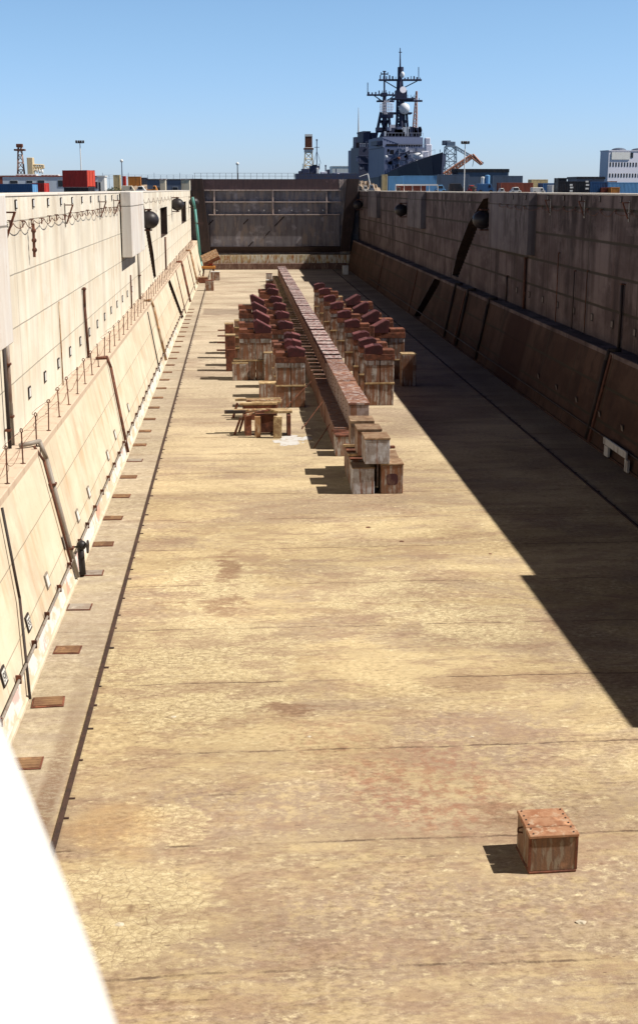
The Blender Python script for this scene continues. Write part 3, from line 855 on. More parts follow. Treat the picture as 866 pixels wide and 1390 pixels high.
# ------------------------------------------------------------------ dock gate
t = thing('dock_gate', 'huge dark steel caisson gate closing the far end of the dock', 'dock gate', (XC, 238, 0))
def rel(x): return x - XC
bm = NB(); prism(bm, [Vector((rel(-8.8), 1, 16.9)), Vector((rel(23.3), 1, 16.9)), Vector((rel(23.3), 1, 2.9)), Vector((rel(-8.8), 1, 2.9))], (0, 5, 0)); obj('gate_body', bm, M_GATE, t)
bm = NB(); bx(bm, rel(-6.6), rel(19.4), .86, 1.0, 14.95, 16.9); obj('upper_band', bm, M_GATEU, t)
bm = NB(); prism(bm, [Vector((rel(-5.3), 0.2, 4.25)), Vector((rel(-5.3), 1.0, 4.3)), Vector((rel(-5.3), 2.0, 2.8)), Vector((rel(-5.3), 1.2, 2.75))], (25.0, 0, 0)); obj('bottom_seal', bm, M_GATEF, t)
bm = NB(); bx(bm, rel(-5.2), rel(19.6), .7, .98, 4.3, 10.1); obj('skin_plate', bm, M_GATE, t)
for z in (14.86, 12.68, 10.3):
    bm = NB(); bx(bm, rel(-6.2 if z > 12 else -5.5), rel(19.8 if z > 12 else 17.6 + 2), .2, 1.0, z - .12, z + .08); obj('walkway_ledge', bm, M_GATEL, t)
for x in (-4.35, 6.8, 17.1):
    bm = NB(); bx(bm, rel(x) - .14, rel(x) + .14, .35, 1.0, 10.35, 14.8); obj('stiffener', bm, M_GATEL, t)
for k, x in enumerate((-3.9, 2.2, 5.1, 8.0, 10.4, 13.6, 16.4)):
    bm = NB(); bx(bm, rel(x) - .13, rel(x) + .13, .8, .97, 10.95, 11.2); obj('vent_cap', bm, M_WHITE, t)
for x, z in ((-4.6, 9.3), (2.0, 9.4), (8.9, 9.9), (8.0, 9.0), (6.2, 7.2), (2.9, 5.2)):
    bm = NB(); tube(bm, (rel(x), .66, z), (rel(x) - .9, .60, z - .9), .1, 6); obj('bracket_rod', bm, M_GATEF, t)
for sg, xs in ((0, (-8.75, -6.5, -5.25, -6.9)), (1, (23.2, 21.0, 19.7, 21.4))):
    bm = NB(); prism(bm, [Vector((rel(xs[0]), -.9, 16.95)), Vector((rel(xs[1]), -.9, 16.95)), Vector((rel(xs[2]), -.9, 3.4)), Vector((rel(xs[3]), -.9, 3.4))], (0, 2.2, 0)); obj('end_frame', bm, M_GATEF, t)
bm = NB()
for k in range(27):
    x = rel(-8) + k * 1.18
    tube(bm, (x, 1.5, 16.9), (x, 1.5, 18.0), .03, 5)
for z in (17.45, 18.0): tube(bm, (rel(-8.2), 1.5, z), (rel(22.8), 1.5, z), .025, 5)
obj('handrail', bm, M_DARKIRON, t)
bm = NB()
for k in range(18): tube(bm, (rel(19.6), .9, 12.9 + .22 * k), (rel(20.2), .9, 12.9 + .22 * k), .03, 4)
tube(bm, (rel(19.6), .9, 12.8), (rel(19.6), .9, 16.9), .04, 5); tube(bm, (rel(20.2), .9, 12.8), (rel(20.2), .9, 16.9), .04, 5); obj('ladder', bm, M_GATEL, t)
t = thing('gate_sill', 'rust streaked stepped sill under the dock gate', 'sill', (XC, 238, 0))
bm = NB(); bx(bm, -16.05, 16.05, -.55, 4.5, 0, 2.72); obj('back_step', bm, M_SILL, t)
bm = NB(); bx(bm, -13.6, 13.6, -1.3, 1.6, -.02, 1.15, .05); obj('front_step', bm, M_SILL2, t)

# leaning orange pallet block and blocks at the gate's left end
def simple_block(name, label, cat, loc, s, mat, rz=0.0, rot=None, group=None, planks=0, mtop=None):
    t = thing(name, label, cat, loc, rz, group)
    if rot: t.rotation_euler = rot
    bm = NB(); bx(bm, -s[0] / 2, s[0] / 2, -s[1] / 2, s[1] / 2, 0, s[2], .03); obj('body', bm, mat, t)
    if planks:
        bm = NB()
        w = s[1] / planks
        for k in range(planks): bx(bm, -s[0] / 2 - .02, s[0] / 2 + .02, -s[1] / 2 + k * w + .008, -s[1] / 2 + (k + 1) * w - .008, s[2] + .002, s[2] + .09, .008)
        obj('top_planks', bm, mtop or M_PLANK, t)
    return t
simple_block('tilted_crate', 'tilted orange brown crate propped against the left end of the gate', 'crate', (-4.6, 215, 3.2), (2.9, 1.6, 1.1), M_TIMB, rot=(.95, -.42, 0), planks=3, mtop=M_PLANK)
t = thing('rusty_winch', 'rusty red and orange frame under the tilted crate', 'frame', (-5.2, 217, 0))
for dx, dy in ((-1, -.6), (1, -.6), (-1, .6), (1, .6)):
    bm = NB(); tube(bm, (dx, dy, 0), (dx * .6, dy * .6, 3.3), .16, 6); obj('leg', bm, M_TIMB, t)
bm = NB(); bx(bm, -1.2, 1.2, -.8, .8, 1.5, 1.9, .03); obj('platform', bm, M_ORANGE, t)
bm = NB(); tube(bm, (-.8, 0, 2.3), (.8, 0, 2.3), .35, 10); obj('drum', bm, M_RED, t)
simple_block('concrete_block', 'small brown capped block left of the keel line, nearest of the gate pair', 'block', (-4.4, 187.5, 0), (1.3, 1.3, 1.5), M_BLOCK, planks=2, mtop=M_TIMB)
simple_block('concrete_block', 'small pale capped block close to the gate on the sunlit side', 'block', (-3.9, 209, 0), (1.5, 1.3, 1.4), M_BLOCK, planks=2, mtop=M_DIRTYW)
simple_block('concrete_block', 'low brown block tight in the far corner by the teal pipe', 'block', (-5.9, 203, 0), (1.7, 1.4, .9), M_TIMB, planks=2, mtop=M_PLANK)
simple_block('concrete_block', 'small pale pillar block beside the far end of the keel line', 'block', (5.1, 205, 0), (1.0, .9, 1.3), M_BLOCK2, planks=1, mtop=M_CAP)
simple_block('concrete_block', 'small block just behind the far end of the keel line', 'block', (5.0, 196, 0), (1.3, 1.0, .9), M_KEEL, planks=1, mtop=M_DIRTYW)
simple_block('concrete_drum', 'small pale drum standing in the shaded far corner', 'drum', (19.3, 222, 0), (1.0, .9, 1.5), M_DIRTYW, planks=1, mtop=M_DIRTYW)

# ------------------------------------------------------------------ keel line
def make_keel(tight):
    t = thing('keel_block', '-', 'keel block')
    bm = NB(); bx(bm, -1.42, .55, -.98, .98, 0, 1.35, .03); obj('base_block', bm, M_KEEL, t)
    bm = NB(); L = 1.0 if tight else .72
    bx(bm, -.56, .60, -L, L, 1.353, 2.67 if tight else 2.50, .025); obj('upper_block', bm, M_KEELN if tight else M_KEEL, t)
    bm = NB()
    if tight:
        ys = [-1.03, -.1, 1.03]
        for a, b in zip(ys, ys[1:]): bx(bm, -.60, .63, a + .006, b - .006, 2.673, 2.80 + rnd.uniform(-.015, .02), .012)
    else:
        for a, b in ((-.74, -.26), (-.25, .22), (.23, .74)): bx(bm, -.62, .66, a + .005, b - .005, 2.502, 2.80 + rnd.uniform(-.02, .025), .012)
    obj('timber_cap', bm, M_CAP if not tight else M_KPL, t)
    if not tight:
        bm = NB(); bx(bm, -.61, .65, -.73, .73, 2.835, 2.875, .006); obj('top_board', bm, M_KTW, t)
        bm = NB(); bx(bm, -1.38, -.66, -.35, .62, 1.353, 1.43, .008); obj('light_strip_board', bm, M_PALE, t)  # pale board added as the strip of light between caps
    bm = NB()
    for z in (1.6, 1.85, 2.1, 2.35):
        for y in (.45,): tube(bm, (-.60, y, z), (-.54, y, z), .03, 6)
    obj('bolt_heads', bm, M_IRON, t)
    return t
kp = [make_keel(True), make_keel(False)]
kused = [0, 0]
NK = 61
for i in range(NK):
    k = 0 if i < 9 else 1
    t = kp[k] if not kused[k] else copy_tree(kp[k]); kused[k] = 1
    t.location = (6.93, 71.2 + 2.11 * i, rnd.uniform(-.0, .0)); t.scale = (1 + rnd.uniform(-.03, .04), 1, 1 + rnd.uniform(-.012, .012))
    tag(t, f'keel block with {"touching orange planks" if k == 0 else "separate reddish timber cap"} in the long centre row, {nth(i)} from the camera', 'keel block', 'keel blocks in the long centre row')
# near low block before the row
t = thing('low_keel_block', 'low pale block against the near end of the keel row', 'block', (6.05, 69.0, 0))
bm = NB(); bx(bm, -.62, .62, -.65, .75, 0, 1.15, .03); obj('body', bm, M_BLOCK2, t)
bm = NB(); bx(bm, -.64, .64, -.67, .77, 1.152, 1.25, .01); obj('lid', bm, M_TIMB, t)
tag(obj('broken_plank', (lambda b: (box(b, Vector((5.7, 69.3, 1.33)), (.9, .16, .12), Matrix.Rotation(.5, 3, 'Z') @ Matrix.Rotation(.1, 3, 'Y')), b)[1])(NB()), M_TIMB), 'short broken plank lying on the low pale block', 'plank')
for i, (a, b) in enumerate((((4.3, 70.6, 0), (5.35, 71.8, 1.25)), ((3.9, 76.6, 0), (5.3, 77.6, 1.6)), ((2.9, 83.5, 0), (5.0, 84.5, 1.9)))):
    bm = NB(); tube(bm, a, b, .03, 6)
    tag(recenter(obj('raking_stick', bm, M_TIMB), a), f'thin wooden stick leaning on the keel row, {nth(i)} from the camera', 'stick', 'sticks leaning on the keel row')

# ------------------------------------------------------------------ bilge blocks
def make_bilge(w, h, dep, outer=False, lowext=0.0, wide_low=0.0, capw=1.3, caph=.75, dark=False):
    """front face at local y = 0, high side of the cap at -x"""
    t = thing('bilge_block', '-', 'bilge block')
    mb = M_BLOCK
    x0, x1 = -w / 2, w / 2
    z1 = 1.52
    for a, b in ((x0 - wide_low, -.02), (.02, x1)):
        bm = NB(); bx(bm, a, b, 0, dep, 0, z1, .03); obj('lower_block', bm, mb, t)
    bm = NB(); bx(bm, x0 - .05 - lowext, x1 + .05, -.05, dep + .05, z1 + .004, z1 + .12, .012); obj('packing_board', bm, M_PALE, t)
    zt = h - .78
    for a, b in ((x0, -.025), (.025, x1)):
        bm = NB(); bx(bm, a, b, 0.02, dep - .02, z1 + .124, zt, .025); obj('upper_block', bm, mb, t)
    for a, b in ((x0, -.025), (.025, x1)):
        bm = NB(); bx(bm, a + .01, b - .01, 0.0, dep, zt + .004, zt + .34, .02); obj('bearing_block', bm, M_BLOCK2, t)
    bm = NB(); bx(bm, x0 - .06, x1 + .06, -.05, dep + .05, zt + .344, h, .02); obj('top_timber', bm, M_TIMB, t)
    # side box on the low shoulder
    bm = NB(); bx(bm, x0 - .02, x0 + (w - capw) - .04, .0, dep, h + .003, h + .30, .02); obj('shoulder_block', bm, M_TIMB, t)
    # wedge cap
    cx0, cx1 = x1 - capw, x1 + .04
    if outer:
        prof = [(cx0 + .10, h + .003), (cx1, h + .003), (cx1 + .02, h + .38), (cx0 + .20, h + caph), (cx0 - .04, h + caph * .92)]
    else:
        prof = [(cx0, h + .003), (cx1, h + .003), (cx1 + .03, h + caph * .62), (cx1 - .62, h + caph * .90), (cx0 + .22, h + caph), (cx0 - .03, h + caph * .80)]
    bm = NB(); prism(bm, [Vector((a, -.06, b)) for a, b in prof], (0, dep + .12, 0))
    bmesh.ops.bevel(bm, geom=bm.edges[:], offset=.012, segments=1, affect='EDGES'); cap = obj('wedge_cap', bm, M_CAP, t)
    for (ax, az), (bx_, bz) in zip(prof[2:-1], prof[3:-1] + [prof[-1]]):
        if ax - bx_ < .5: continue
        ux, uz = bx_ - ax, bz - az; L = math.hypot(ux, uz); nx, nz = uz / L, -ux / L
        if nz < 0: nx, nz = -nx, -nz
        bm = NB(); prism(bm, [Vector((ax + nx * .012 + ux * .02, -.04, az + nz * .012)), Vector((bx_ + nx * .012 - ux * .02, -.04, bz + nz * .012)), Vector((bx_ + nx * .05 - ux * .02, -.04, bz + nz * .05)), Vector((ax + nx * .05 + ux * .02, -.04, az + nz * .05))], (0, dep + .08, 0))
        obj('highlight_board', bm, M_CAPT, cap)  # thin pink board drawn as the cap's highlight
    return t
proto = {}
def place_bilge(kind, x, y, mirror, label, group, s=1.0):
    args = dict(i=(2.0, 3.66, 1.15, False, 0, 0, 1.15, .66), o=(2.55, 3.78, 1.3, True, .45, .55, 1.35, 1.0))[kind]
    if kind not in proto:
        proto[kind] = make_bilge(*args); t = proto[kind]
    else: t = copy_tree(proto[kind])
    t.location = (x + rnd.uniform(-.05, .05), y, 0); t.scale = ((-1 if mirror else 1), 1, s)
    for ch in list(t.children):
        if ch.name.startswith('wedge_cap'): ch.rotation_euler.z = rnd.uniform(-.05, .05); ch.location.x = rnd.uniform(-.08, .05)
        if ch.name.startswith('packing'): ch.rotation_euler.z = rnd.uniform(-.03, .03)
        if ch.name.startswith('shoulder') and t is not proto[kind] and rnd.random() < .35: bpy.data.objects.remove(ch)
    tag(t, label, 'bilge block', group)
    return t
SI = [84.6, 89.0, 93.4, 101.6, 109.8, 118.0, 126.4, 135.0, 143.4]
for i, y in enumerate(SI):
    place_bilge('i', 3.58 - .004 * (y - 84), y, False, f'tall bilge block in the row left of the keel, {nth(i)} from the camera', 'bilge blocks left of the keel row', 1 + rnd.uniform(-.015, .02))
    place_bilge('i', 9.92, y + .5, True, f'tall bilge block in the row right of the keel, {nth(i)} from the camera', 'bilge blocks right of the keel row', 1 + rnd.uniform(-.015, .02))
for i, y in enumerate((97.6, 105.4, 113.4, 121.6)):
    place_bilge('o', 1.28, y, False, f'wide bilge block with tilted red cap, outer sunlit row, {nth(i)}', 'outer bilge blocks on the sunlit side')
    place_bilge('o', 11.95, y - .4, True, f'wide bilge block with tilted red cap, outer shaded row, {nth(i)}', 'outer bilge blocks on the shaded side')
# lone pieces around them
simple_block('timber_faced_block', 'grey brown block with a pale plank edge in front of the outer sunlit row', 'block', (.02, 98.0, 0), (1.25, 1.3, 1.35), M_BLOCK, planks=2, mtop=M_PALE)
simple_block('shore_block', 'tall reddish block stack beside the outer sunlit row', 'block', (-.75, 103, 0), (.8, 1.0, 3.0), M_TIMB, planks=1, mtop=M_PALE)
simple_block('shore_block', 'tall reddish block stack farther along the outer sunlit row', 'block', (-.9, 111, 0), (.8, 1.0, 3.1), M_TIMB, planks=1, mtop=M_PALE)
simple_block('shaded_side_block', 'block with a bright top plank standing right of the shadow edge', 'block', (13.15, 94.2, 0), (1.15, 1.2, 2.45), M_BLOCK, planks=1, mtop=M_PALE)
for i, (x, y, h) in enumerate(((11.15, 103.0, 3.3), (11.2, 111.2, 3.3), (11.1, 119.5, 3.35), (11.1, 127.8, 3.2), (11.15, 136.4, 3.3), (11.1, 144.8, 3.2))):
    simple_block('side_block', f'narrow block with yellowish top beside the right inner row, {nth(i)} from the camera', 'block', (x, y, 0), (.75, .8, h), M_BLOCK, planks=1, mtop=M_PALE, group='narrow side blocks of the right inner row')
for i, (x, y, h) in enumerate(((2.35, 97.5, 2.2), (2.3, 106.0, 2.3), (2.3, 114.2, 2.2), (-.1, 128.0, 1.6), (.6, 134.0, 1.7))):
    simple_block('side_block', f'low stacked block with a pale top among the left rows, {nth(i)} from the camera', 'block', (x, y, 0), (.8, .9, h), M_BLOCK, planks=1, mtop=M_PALE, group='low side blocks of the left rows')
simple_block('rust_post', 'upright rust orange post between the right hand bilge rows', 'post', (10.55, 96.4, 0), (.28, .3, 4.45), M_TIMB)
simple_block('low_block', 'low capped block between timber pile and nearest left bilge block', 'block', (2.15, 88.6, 0), (1.5, 1.3, 1.15), M_BLOCK, planks=2, mtop=M_PALE)

# timber piles
def timber(c, s, rz, ry, mat, label, group='loose timbers of the collapsed pile', rx=0):
    bm = NB(); box(bm, Vector((0, 0, 0)), s, None, .012)
    o = obj('timber_beam', bm, mat); o.location = c; o.rotation_euler = (rx, ry, rz)
    return tag(o, label, 'timber', group)
timber((1.05, 74.2, .66), (.36, .3, 1.32), 0, 0, M_PLANK, 'upright golden timber at the front of the collapsed pile')
timber((2.28, 73.95, .68), (.52, .34, 1.36), 0, .03, M_PALE, 'thick upright pale timber at the front right of the collapsed pile')
timber((3.0, 75.0, .66), (.24, 1.1, 1.30), 0, 0, M_TIMB, 'dark upright plank at the right side of the collapsed pile')
timber((.45, 75.2, .62), (.36, 1.0, 1.24), .1, 0, M_TIMB, 'dark upright block at the left side of the collapsed pile')
timber((1.6, 75.9, .58), (1.3, .5, 1.16), 0, 0, M_TIMB, 'dark low block behind the uprights of the collapsed pile')
timber((2.35, 75.1, 1.46), (1.75, .62, .15), .02, 0, M_PALE, 'short pale board lying across the thick upright timber')
timber((1.2, 75.7, 1.44), (3.3, .34, .16), .03, 0, M_PALE, 'longest pale board across the top of the collapsed pile')
timber((-.35, 75.5, 1.40), (1.3, .3, .2), .03, 0, M_DARKIRON, 'dark grey board end poking out left of the collapsed pile')
timber((.85, 74.75, 1.45), (1.1, .15, .12), .5, -.12, M_PLANK, 'splintered orange timber slanting on the left top of the pile')
timber((1.35, 74.7, 1.56), (1.0, .12, .10), .25, -.10, M_TIMB, 'thin splintered red timber on top of the pile')
timber((2.0, 74.75, 1.60), (.9, .12, .10), -.6, .12, M_PALE, 'thin pale splinter lying near the middle of the pile')
timber((.7, 75.0, 1.60), (.8, .10, .10), .9, .08, M_PLANK, 'short orange splinter crossing the others on the pile')
timber((-.2, 75.0, .55), (.14, .12, 1.2), 0, .35, M_TIMB, 'thin leaning stick left of the collapsed pile')
timber((.05, 75.9, .50), (.14, .12, 1.1), 0, .3, M_TIMB, 'thin leaning stick behind the left side of the collapsed pile')
G2 = 'boards of the flat stack'
timber((1.3, 80.6, .5), (2.3, 1.1, .98), 0, 0, M_TIMB, 'dark block carrying the flat stack of boards', G2)
timber((1.2, 80.2, 1.08), (2.5, .35, .14), .0, 0, M_PALE, 'front pale board of the flat stack', G2)
timber((1.75, 80.75, 1.08), (2.0, .3, .14), .04, 0, M_PALE, 'second pale board of the flat stack', G2)
timber((1.6, 81.3, 1.10), (2.4, .32, .14), -.02, 0, M_PLANK, 'third orange board of the flat stack', G2)
timber((1.2, 81.8, 1.10), (3.1, .3, .16), .02, 0, M_PALE, 'rear longest board of the flat stack', G2)
timber((-.35, 81.0, .5), (.16, .14, 1.05), 0, .3, M_TIMB, 'thin leaning stick beside the flat stack of boards', G2)
for i, (x, y) in enumerate(((-1.0, 99.5), (-1.05, 104.5), (-1.1, 109.5), (-1.15, 114.0))):
    timber((x - .1, y, 2.2), (1.5, .16, .12), 0, 0, M_TIMB, f'beam end poking out left of the outer sunlit row, {nth(i)} from the camera', 'beam ends left of the outer row')

# ------------------------------------------------------------------ near block stacks
def crate_block(name, label, loc, s, mat, rz=0.0, group=None, lid=.10, mlid=None, stain=False, nplank=1):
    t = thing(name, label, 'block', loc, rz, group)
    bm = NB(); bx(bm, -s[0] / 2, s[0] / 2, -s[1] / 2, s[1] / 2, 0, s[2] - lid, .025); obj('body', bm, mat, t)
    bm = NB(); w = (s[1] + .06) / nplank
    for k in range(nplank):
        y0 = -s[1] / 2 - .03 + k * w
        bx(bm, -s[0] / 2 - .03, s[0] / 2 + .03, y0 + .006, y0 + w - .006, s[2] - lid + .002, s[2] + rnd.uniform(-.006, .006), .012)
    obj('lid', bm, mlid or M_PLANK, t)
    if stain:
        bm = NB(); vs = []
        for j in range(20):
            a = j * 2 * PI / 20
            vs.append(Vector((.30 * (abs(math.cos(a)) ** .6) * math.copysign(1, math.cos(a)), -s[1] / 2 - .004, s[2] * .48 + .30 * (abs(math.sin(a)) ** .6) * math.copysign(1, math.sin(a)))))
        prism(bm, vs, (0, .01, 0)); obj('stencil_patch', bm, paint('dark_violet_stain', (.075, .03, .035), .9, .5, (.2, .12, .09), 4), t)
    return t
GS = 'stacked blocks at the near end of the keel row'
MW = mat_block('grey_white_block', (.38, .34, .33), .25, (.66, .68, .74))
MLID = rusty('brown_block_lid', (.40, .27, .16), (.27, .15, .08), scale=2, streak=False)
crate_block('dock_block', 'grey block at the front left of the near stack, on the floor', (6.13, 60.0, 0), (1.1, 1.3, 1.38), MW, 0, GS, .05, MLID)
crate_block('dock_block', 'block with a dark square stain at the front right of the near stack', (7.58, 60.0, 0), (1.12, 1.3, 1.56), M_BLOCK, 0, GS, .08, MLID, True)
crate_block('dock_block', 'block behind the dark stained one, on the floor', (7.55, 61.8, 0), (1.12, 1.9, 1.55), M_BLOCK, -.03, GS, .08, MLID)
crate_block('dock_block', 'topmost front block of the near stack with a wide brown lid', (6.80, 60.0, 1.58), (1.24, 1.55, 1.34), MW, .01, GS, .10, MLID)
crate_block('dock_block', 'topmost middle block of the near stack', (6.62, 62.0, 1.58), (1.24, 1.5, 1.40), M_BLOCK, .0, GS, .12, MLID)
crate_block('dock_block', 'topmost rear block of the near stack', (6.48, 64.2, 1.58), (1.24, 1.5, 1.42), M_BLOCK, -.02, GS, .16, MLID)
crate_block('dock_block', 'dark floor block behind the grey one in the near stack', (6.24, 61.6, 0), (1.25, 1.3, 1.50), M_BLOCK, .02, GS, .07, M_TIMB)
crate_block('dock_block', 'dark floor block third back on the left of the near stack', (6.24, 63.5, 0), (1.25, 1.3, 1.50), M_BLOCK, -.01, GS, .07, M_TIMB)
crate_block('dock_block', 'dark floor block at the rear left of the near stack', (6.3, 65.2, 0), (1.2, 1.0, 1.30), M_KEEL, 0, GS, .07, M_TIMB)
crate_block('dock_block', 'floor block at the rear right of the near stack', (7.3, 64.6, 0), (1.2, 1.9, 1.50), M_BLOCK, 0, GS, .07, MLID)
for k, (x, y, z, l) in enumerate(((5.45, 62.0, 1.6, 'short spacer plank at the left of the near stack, front one'), (5.4, 64.1, 1.65, 'short spacer plank at the left of the near stack, rear one'))):
    timber((x + .45, y - .6, z), (.8, .16, .14), 0, 0, M_PALE, l, 'spacer planks of the near stack')
timber((7.9, 62.9, 1.66), (.5, .2, .14), .2, 0, M_TIMB, 'small rusty wedge lying on the right side of the near stack', 'spacer planks of the near stack')

# lone block in the foreground
t = thing('timber_topped_block', 'lone rusty block with bolted plank top standing alone on the near floor', 'block', (6.83, 24.78, 0), math.radians(2.0))
MB1 = rusty('lone_block_face', (.34, .19, .11), (.24, .15, .10), pale=(.42, .34, .25), pam=.3, scale=3.2)
bm = NB(); bx(bm, -.53, .53, -.56, .56, .055, .88, .02); obj('body', bm, MB1, t)
bm = NB(); bx(bm, -.55, .55, -.58, .58, 0, .06, .015); obj('bottom_rim', bm, M_TIMB, t)
MP1 = rusty('lone_block_planks', (.50, .27, .15), (.38, .17, .085), pale=(.56, .38, .25), pam=.1, scale=2.4, streak=False)
for k, (a, b, dz) in enumerate(((-.60, -.222, 0.0), (-.198, .183, .004), (.208, .60, -.004))):
    bm = NB(); bx(bm, -.57 + .01 * k, .575 - .02 * k, a, b, .885, .97 + dz, .018)
    p = obj('plank', bm, MP1, t)
    bm = NB()
    for sx in (-1, 1):
        for sy in (-1, 1): tube(bm, (sx * .46, (a + b) / 2 + sy * .11, .965 + dz), (sx * .46, (a + b) / 2 + sy * .11, .985 + dz), .022, 8)
    obj('bolt_heads', bm, M_DARKIRON, p)
for sx in (-1, 1):
    bm = NB(); path(bm, [Vector((sx * .54, .1, .80)), Vector((sx * .64, .1, .78)), Vector((sx * .64, .1, .68)), Vector((sx * .54, .1, .66))], .022, 6); obj('lifting_lug', bm, M_IRON, t)
for sx in (-1, 1):
    bm = NB(); bx(bm, sx * .535 - .03, sx * .535 + .03, -.565, -.53, .06, .885); obj('corner_angle', bm, M_TIMB, t)

# small litter on the floor
for i, (px, py, s) in enumerate(((788, 1252, .10), (640, 1000, .05), (303, 298, 0), (665, 752, .07), (236, 973, .07), (420, 1000, .05), (163, 1255, .08), (545, 735, .09), (500, 716, .10))):
    if not s: continue
    q = at(px, py, 30); d = Vector((q.x, q.y, q.z - CAMH)); k = -CAMH / d.z
    bm = NB(); bmesh.ops.create_icosphere(bm, subdivisions=2, radius=s)
    for v in bm.verts: v.co = Vector((v.co.x * rnd.uniform(.8, 1.5), v.co.y * rnd.uniform(.6, 1.1), max(-.01, v.co.z * .5 * rnd.uniform(.5, 1.1))))
    o = obj('rubble_piece', bm, M_TIMB if i in (3, 7, 8) else M_CREAM); o.location = (d.x * k, d.y * k, 0)
    tag(o, ['pale lump of rubble in front of the lone rusty block', 'small pebble left of the long shadow end', '', 'small rusty lump beside the shadow edge', 'small stone by the sunlit gutter', 'small stone in the middle of the near floor', 'pale scrap of rubble in the near left floor', 'flat rusty scrap right below the near stack', 'flattest rusty scrap in front of the near stack'][i], 'rubble', 'rubble on the dock floor')

# white painted edge of the viewing platform beside the camera
t = thing('white_parapet', 'out of focus white painted parapet edge in the lower left corner', 'parapet', (-1.1, 1.2, 14.0))
o = Vector(t.location)
def near(px, py, drop):
    r = (CF + CR * ((px - PCX) / FL) + CU * ((PCY - py) / FL))
    return Vector((0, 0, CAMH)) + r * (-drop * .62 / r.z) - o
pts = [near(-260, 700, 1.0), near(-60, 880, 1.0), near(-5, 965, 1.0), near(28, 1045, 1.0), (near(62, 1130, 1.0)), near(95, 1215, 1.0), near(128, 1300, 1.0), near(158, 1390, 1.0), near(240, 1640, 1.0), near(-400, 1640, 1.0)]
bm = NB(); prism(bm, pts, (0, 0, -.22))
bmesh.ops.bevel(bm, geom=bm.edges[:], offset=.008, segments=2, affect='EDGES')
m, n = newmat('fresh_white_gloss'); n.out((.80, .775, .72), .45, 0, n.noise(n.obj(), 3, 3), .1, .005)
obj('white_panel', bm, m, t)
bm = NB(); a_ = near(-200, 1600, 1.0); bx(bm, a_.x - .3, a_.x - .1, -7.3, a_.y, a_.z - .20, a_.z - .04); obj('arm', bm, m, t)

# ------------------------------------------------------------------ things on the quays
def boxpx(x0, x1, y0, y1, Y, dep, zb=None):
    a = at(x0, y0, Y); b = at(x1, y1, Y)
    return a.x, b.x, Y, Y + dep, (13.2 if zb is None else zb), a.z
def container(x, y, z, L, H, W, rz, mat, label, group='shipping containers on the quays', name='shipping_container', doors=False, mend=None):
    """origin at the lower near corner's middle; long side along local x"""
    t = thing(name, label, 'container', (x, y, z), rz, group)
    bm = NB(); n = max(6, int(L / .28)); p = []
    # corrugated skin
    for k in range(n):
        x0 = -L / 2 + .08 + k * (L - .16) / n; w = (L - .16) / n
        bx(bm, x0, x0 + w * .5, -W / 2 + .03, W / 2 - .03, .12, H - .10)
        bx(bm, x0 + w * .5, x0 + w, -W / 2 + .085, W / 2 - .085, .12, H - .101)
    obj('side_panels', bm, mat, t)
    bm = NB()
    for sx in (-1, 1):
        for sy in (-1, 1): bx(bm, sx * (L / 2 - .08) - .08, sx * (L / 2 - .08) + .08, sy * (W / 2 - .08) - .08, sy * (W / 2 - .08) + .08, 0, H)
    for sy in (-1, 1):
        for zz in (.07, H - .07): bx(bm, -L / 2 + .16, L / 2 - .16, sy * (W / 2 - .07) - .065, sy * (W / 2 - .07) + .065, zz - .065, zz + .065)
    bx(bm, -L / 2 + .1, L / 2 - .1, -W / 2 + .1, W / 2 - .1, H - .09, H - .03)
    obj('frame', bm, mat, t)
    bm = NB(); bx(bm, L / 2 - .07, L / 2 + .01, -W / 2 + .16, W / 2 - .16, .14, H - .14); obj('end_wall', bm, mend or mat, t)
    for sy in (-.45, .45):
        bm = NB(); tube(bm, (L / 2 + .04, sy, .2), (L / 2 + .04, sy, H - .2), .035, 6); obj('lock_bar', bm, mend or mat, t)
    return t
def cpx(xa, xb, ytop, Y, H, mat, label, rz=0.0, W=2.44, zb=None, **k):
    """container spanning xa..xb of the skyline at distance Y"""
    a, b = at(xa, ytop, Y), at(xb, ytop, Y)
    L = (b.x - a.x) / max(.3, math.cos(rz))
    H = max(1.0, a.z - (14.1 if 197 < Y < 262 else 13.2))
    return container((a.x + b.x) / 2, Y + W / 2, a.z - H, L, H, W, rz, mat, label, **k)

# left quay
q = at(104, 231, 222)
container(q.x + .2, 223.5, q.z - 2.9, 5.2, 2.9, 2.44, math.radians(-28), M_RED, 'big bright red container raised above the left quay', mend=paint('sunlit_red_end', (.62, .07, .04), .55, .3, (.4, .08, .05), .8))
simple_block('container_support', 'dark low trailer carrying the big red container', 'trailer', (q.x + .2, 223.5, 14.1), (5.2, 2.0, max(.25, q.z - 2.9 - 14.1 - .02)), M_BLACK, math.radians(-28))
q = at(18, 249.5, 190)
container(q.x, 191.5, q.z - 2.6, 6.4, 2.6, 2.3, math.radians(-12), M_BLUE, 'dark blue ribbed container at the left end of the left quay', mend=M_LBLUE)  # lighter blue end paints its sunlit side
q = at(54, 248.5, 200)
container(q.x, 201, q.z - 2.6, 2.2, 2.6, 1.6, math.radians(-20), M_RED, 'small red container between blue container and pale office')

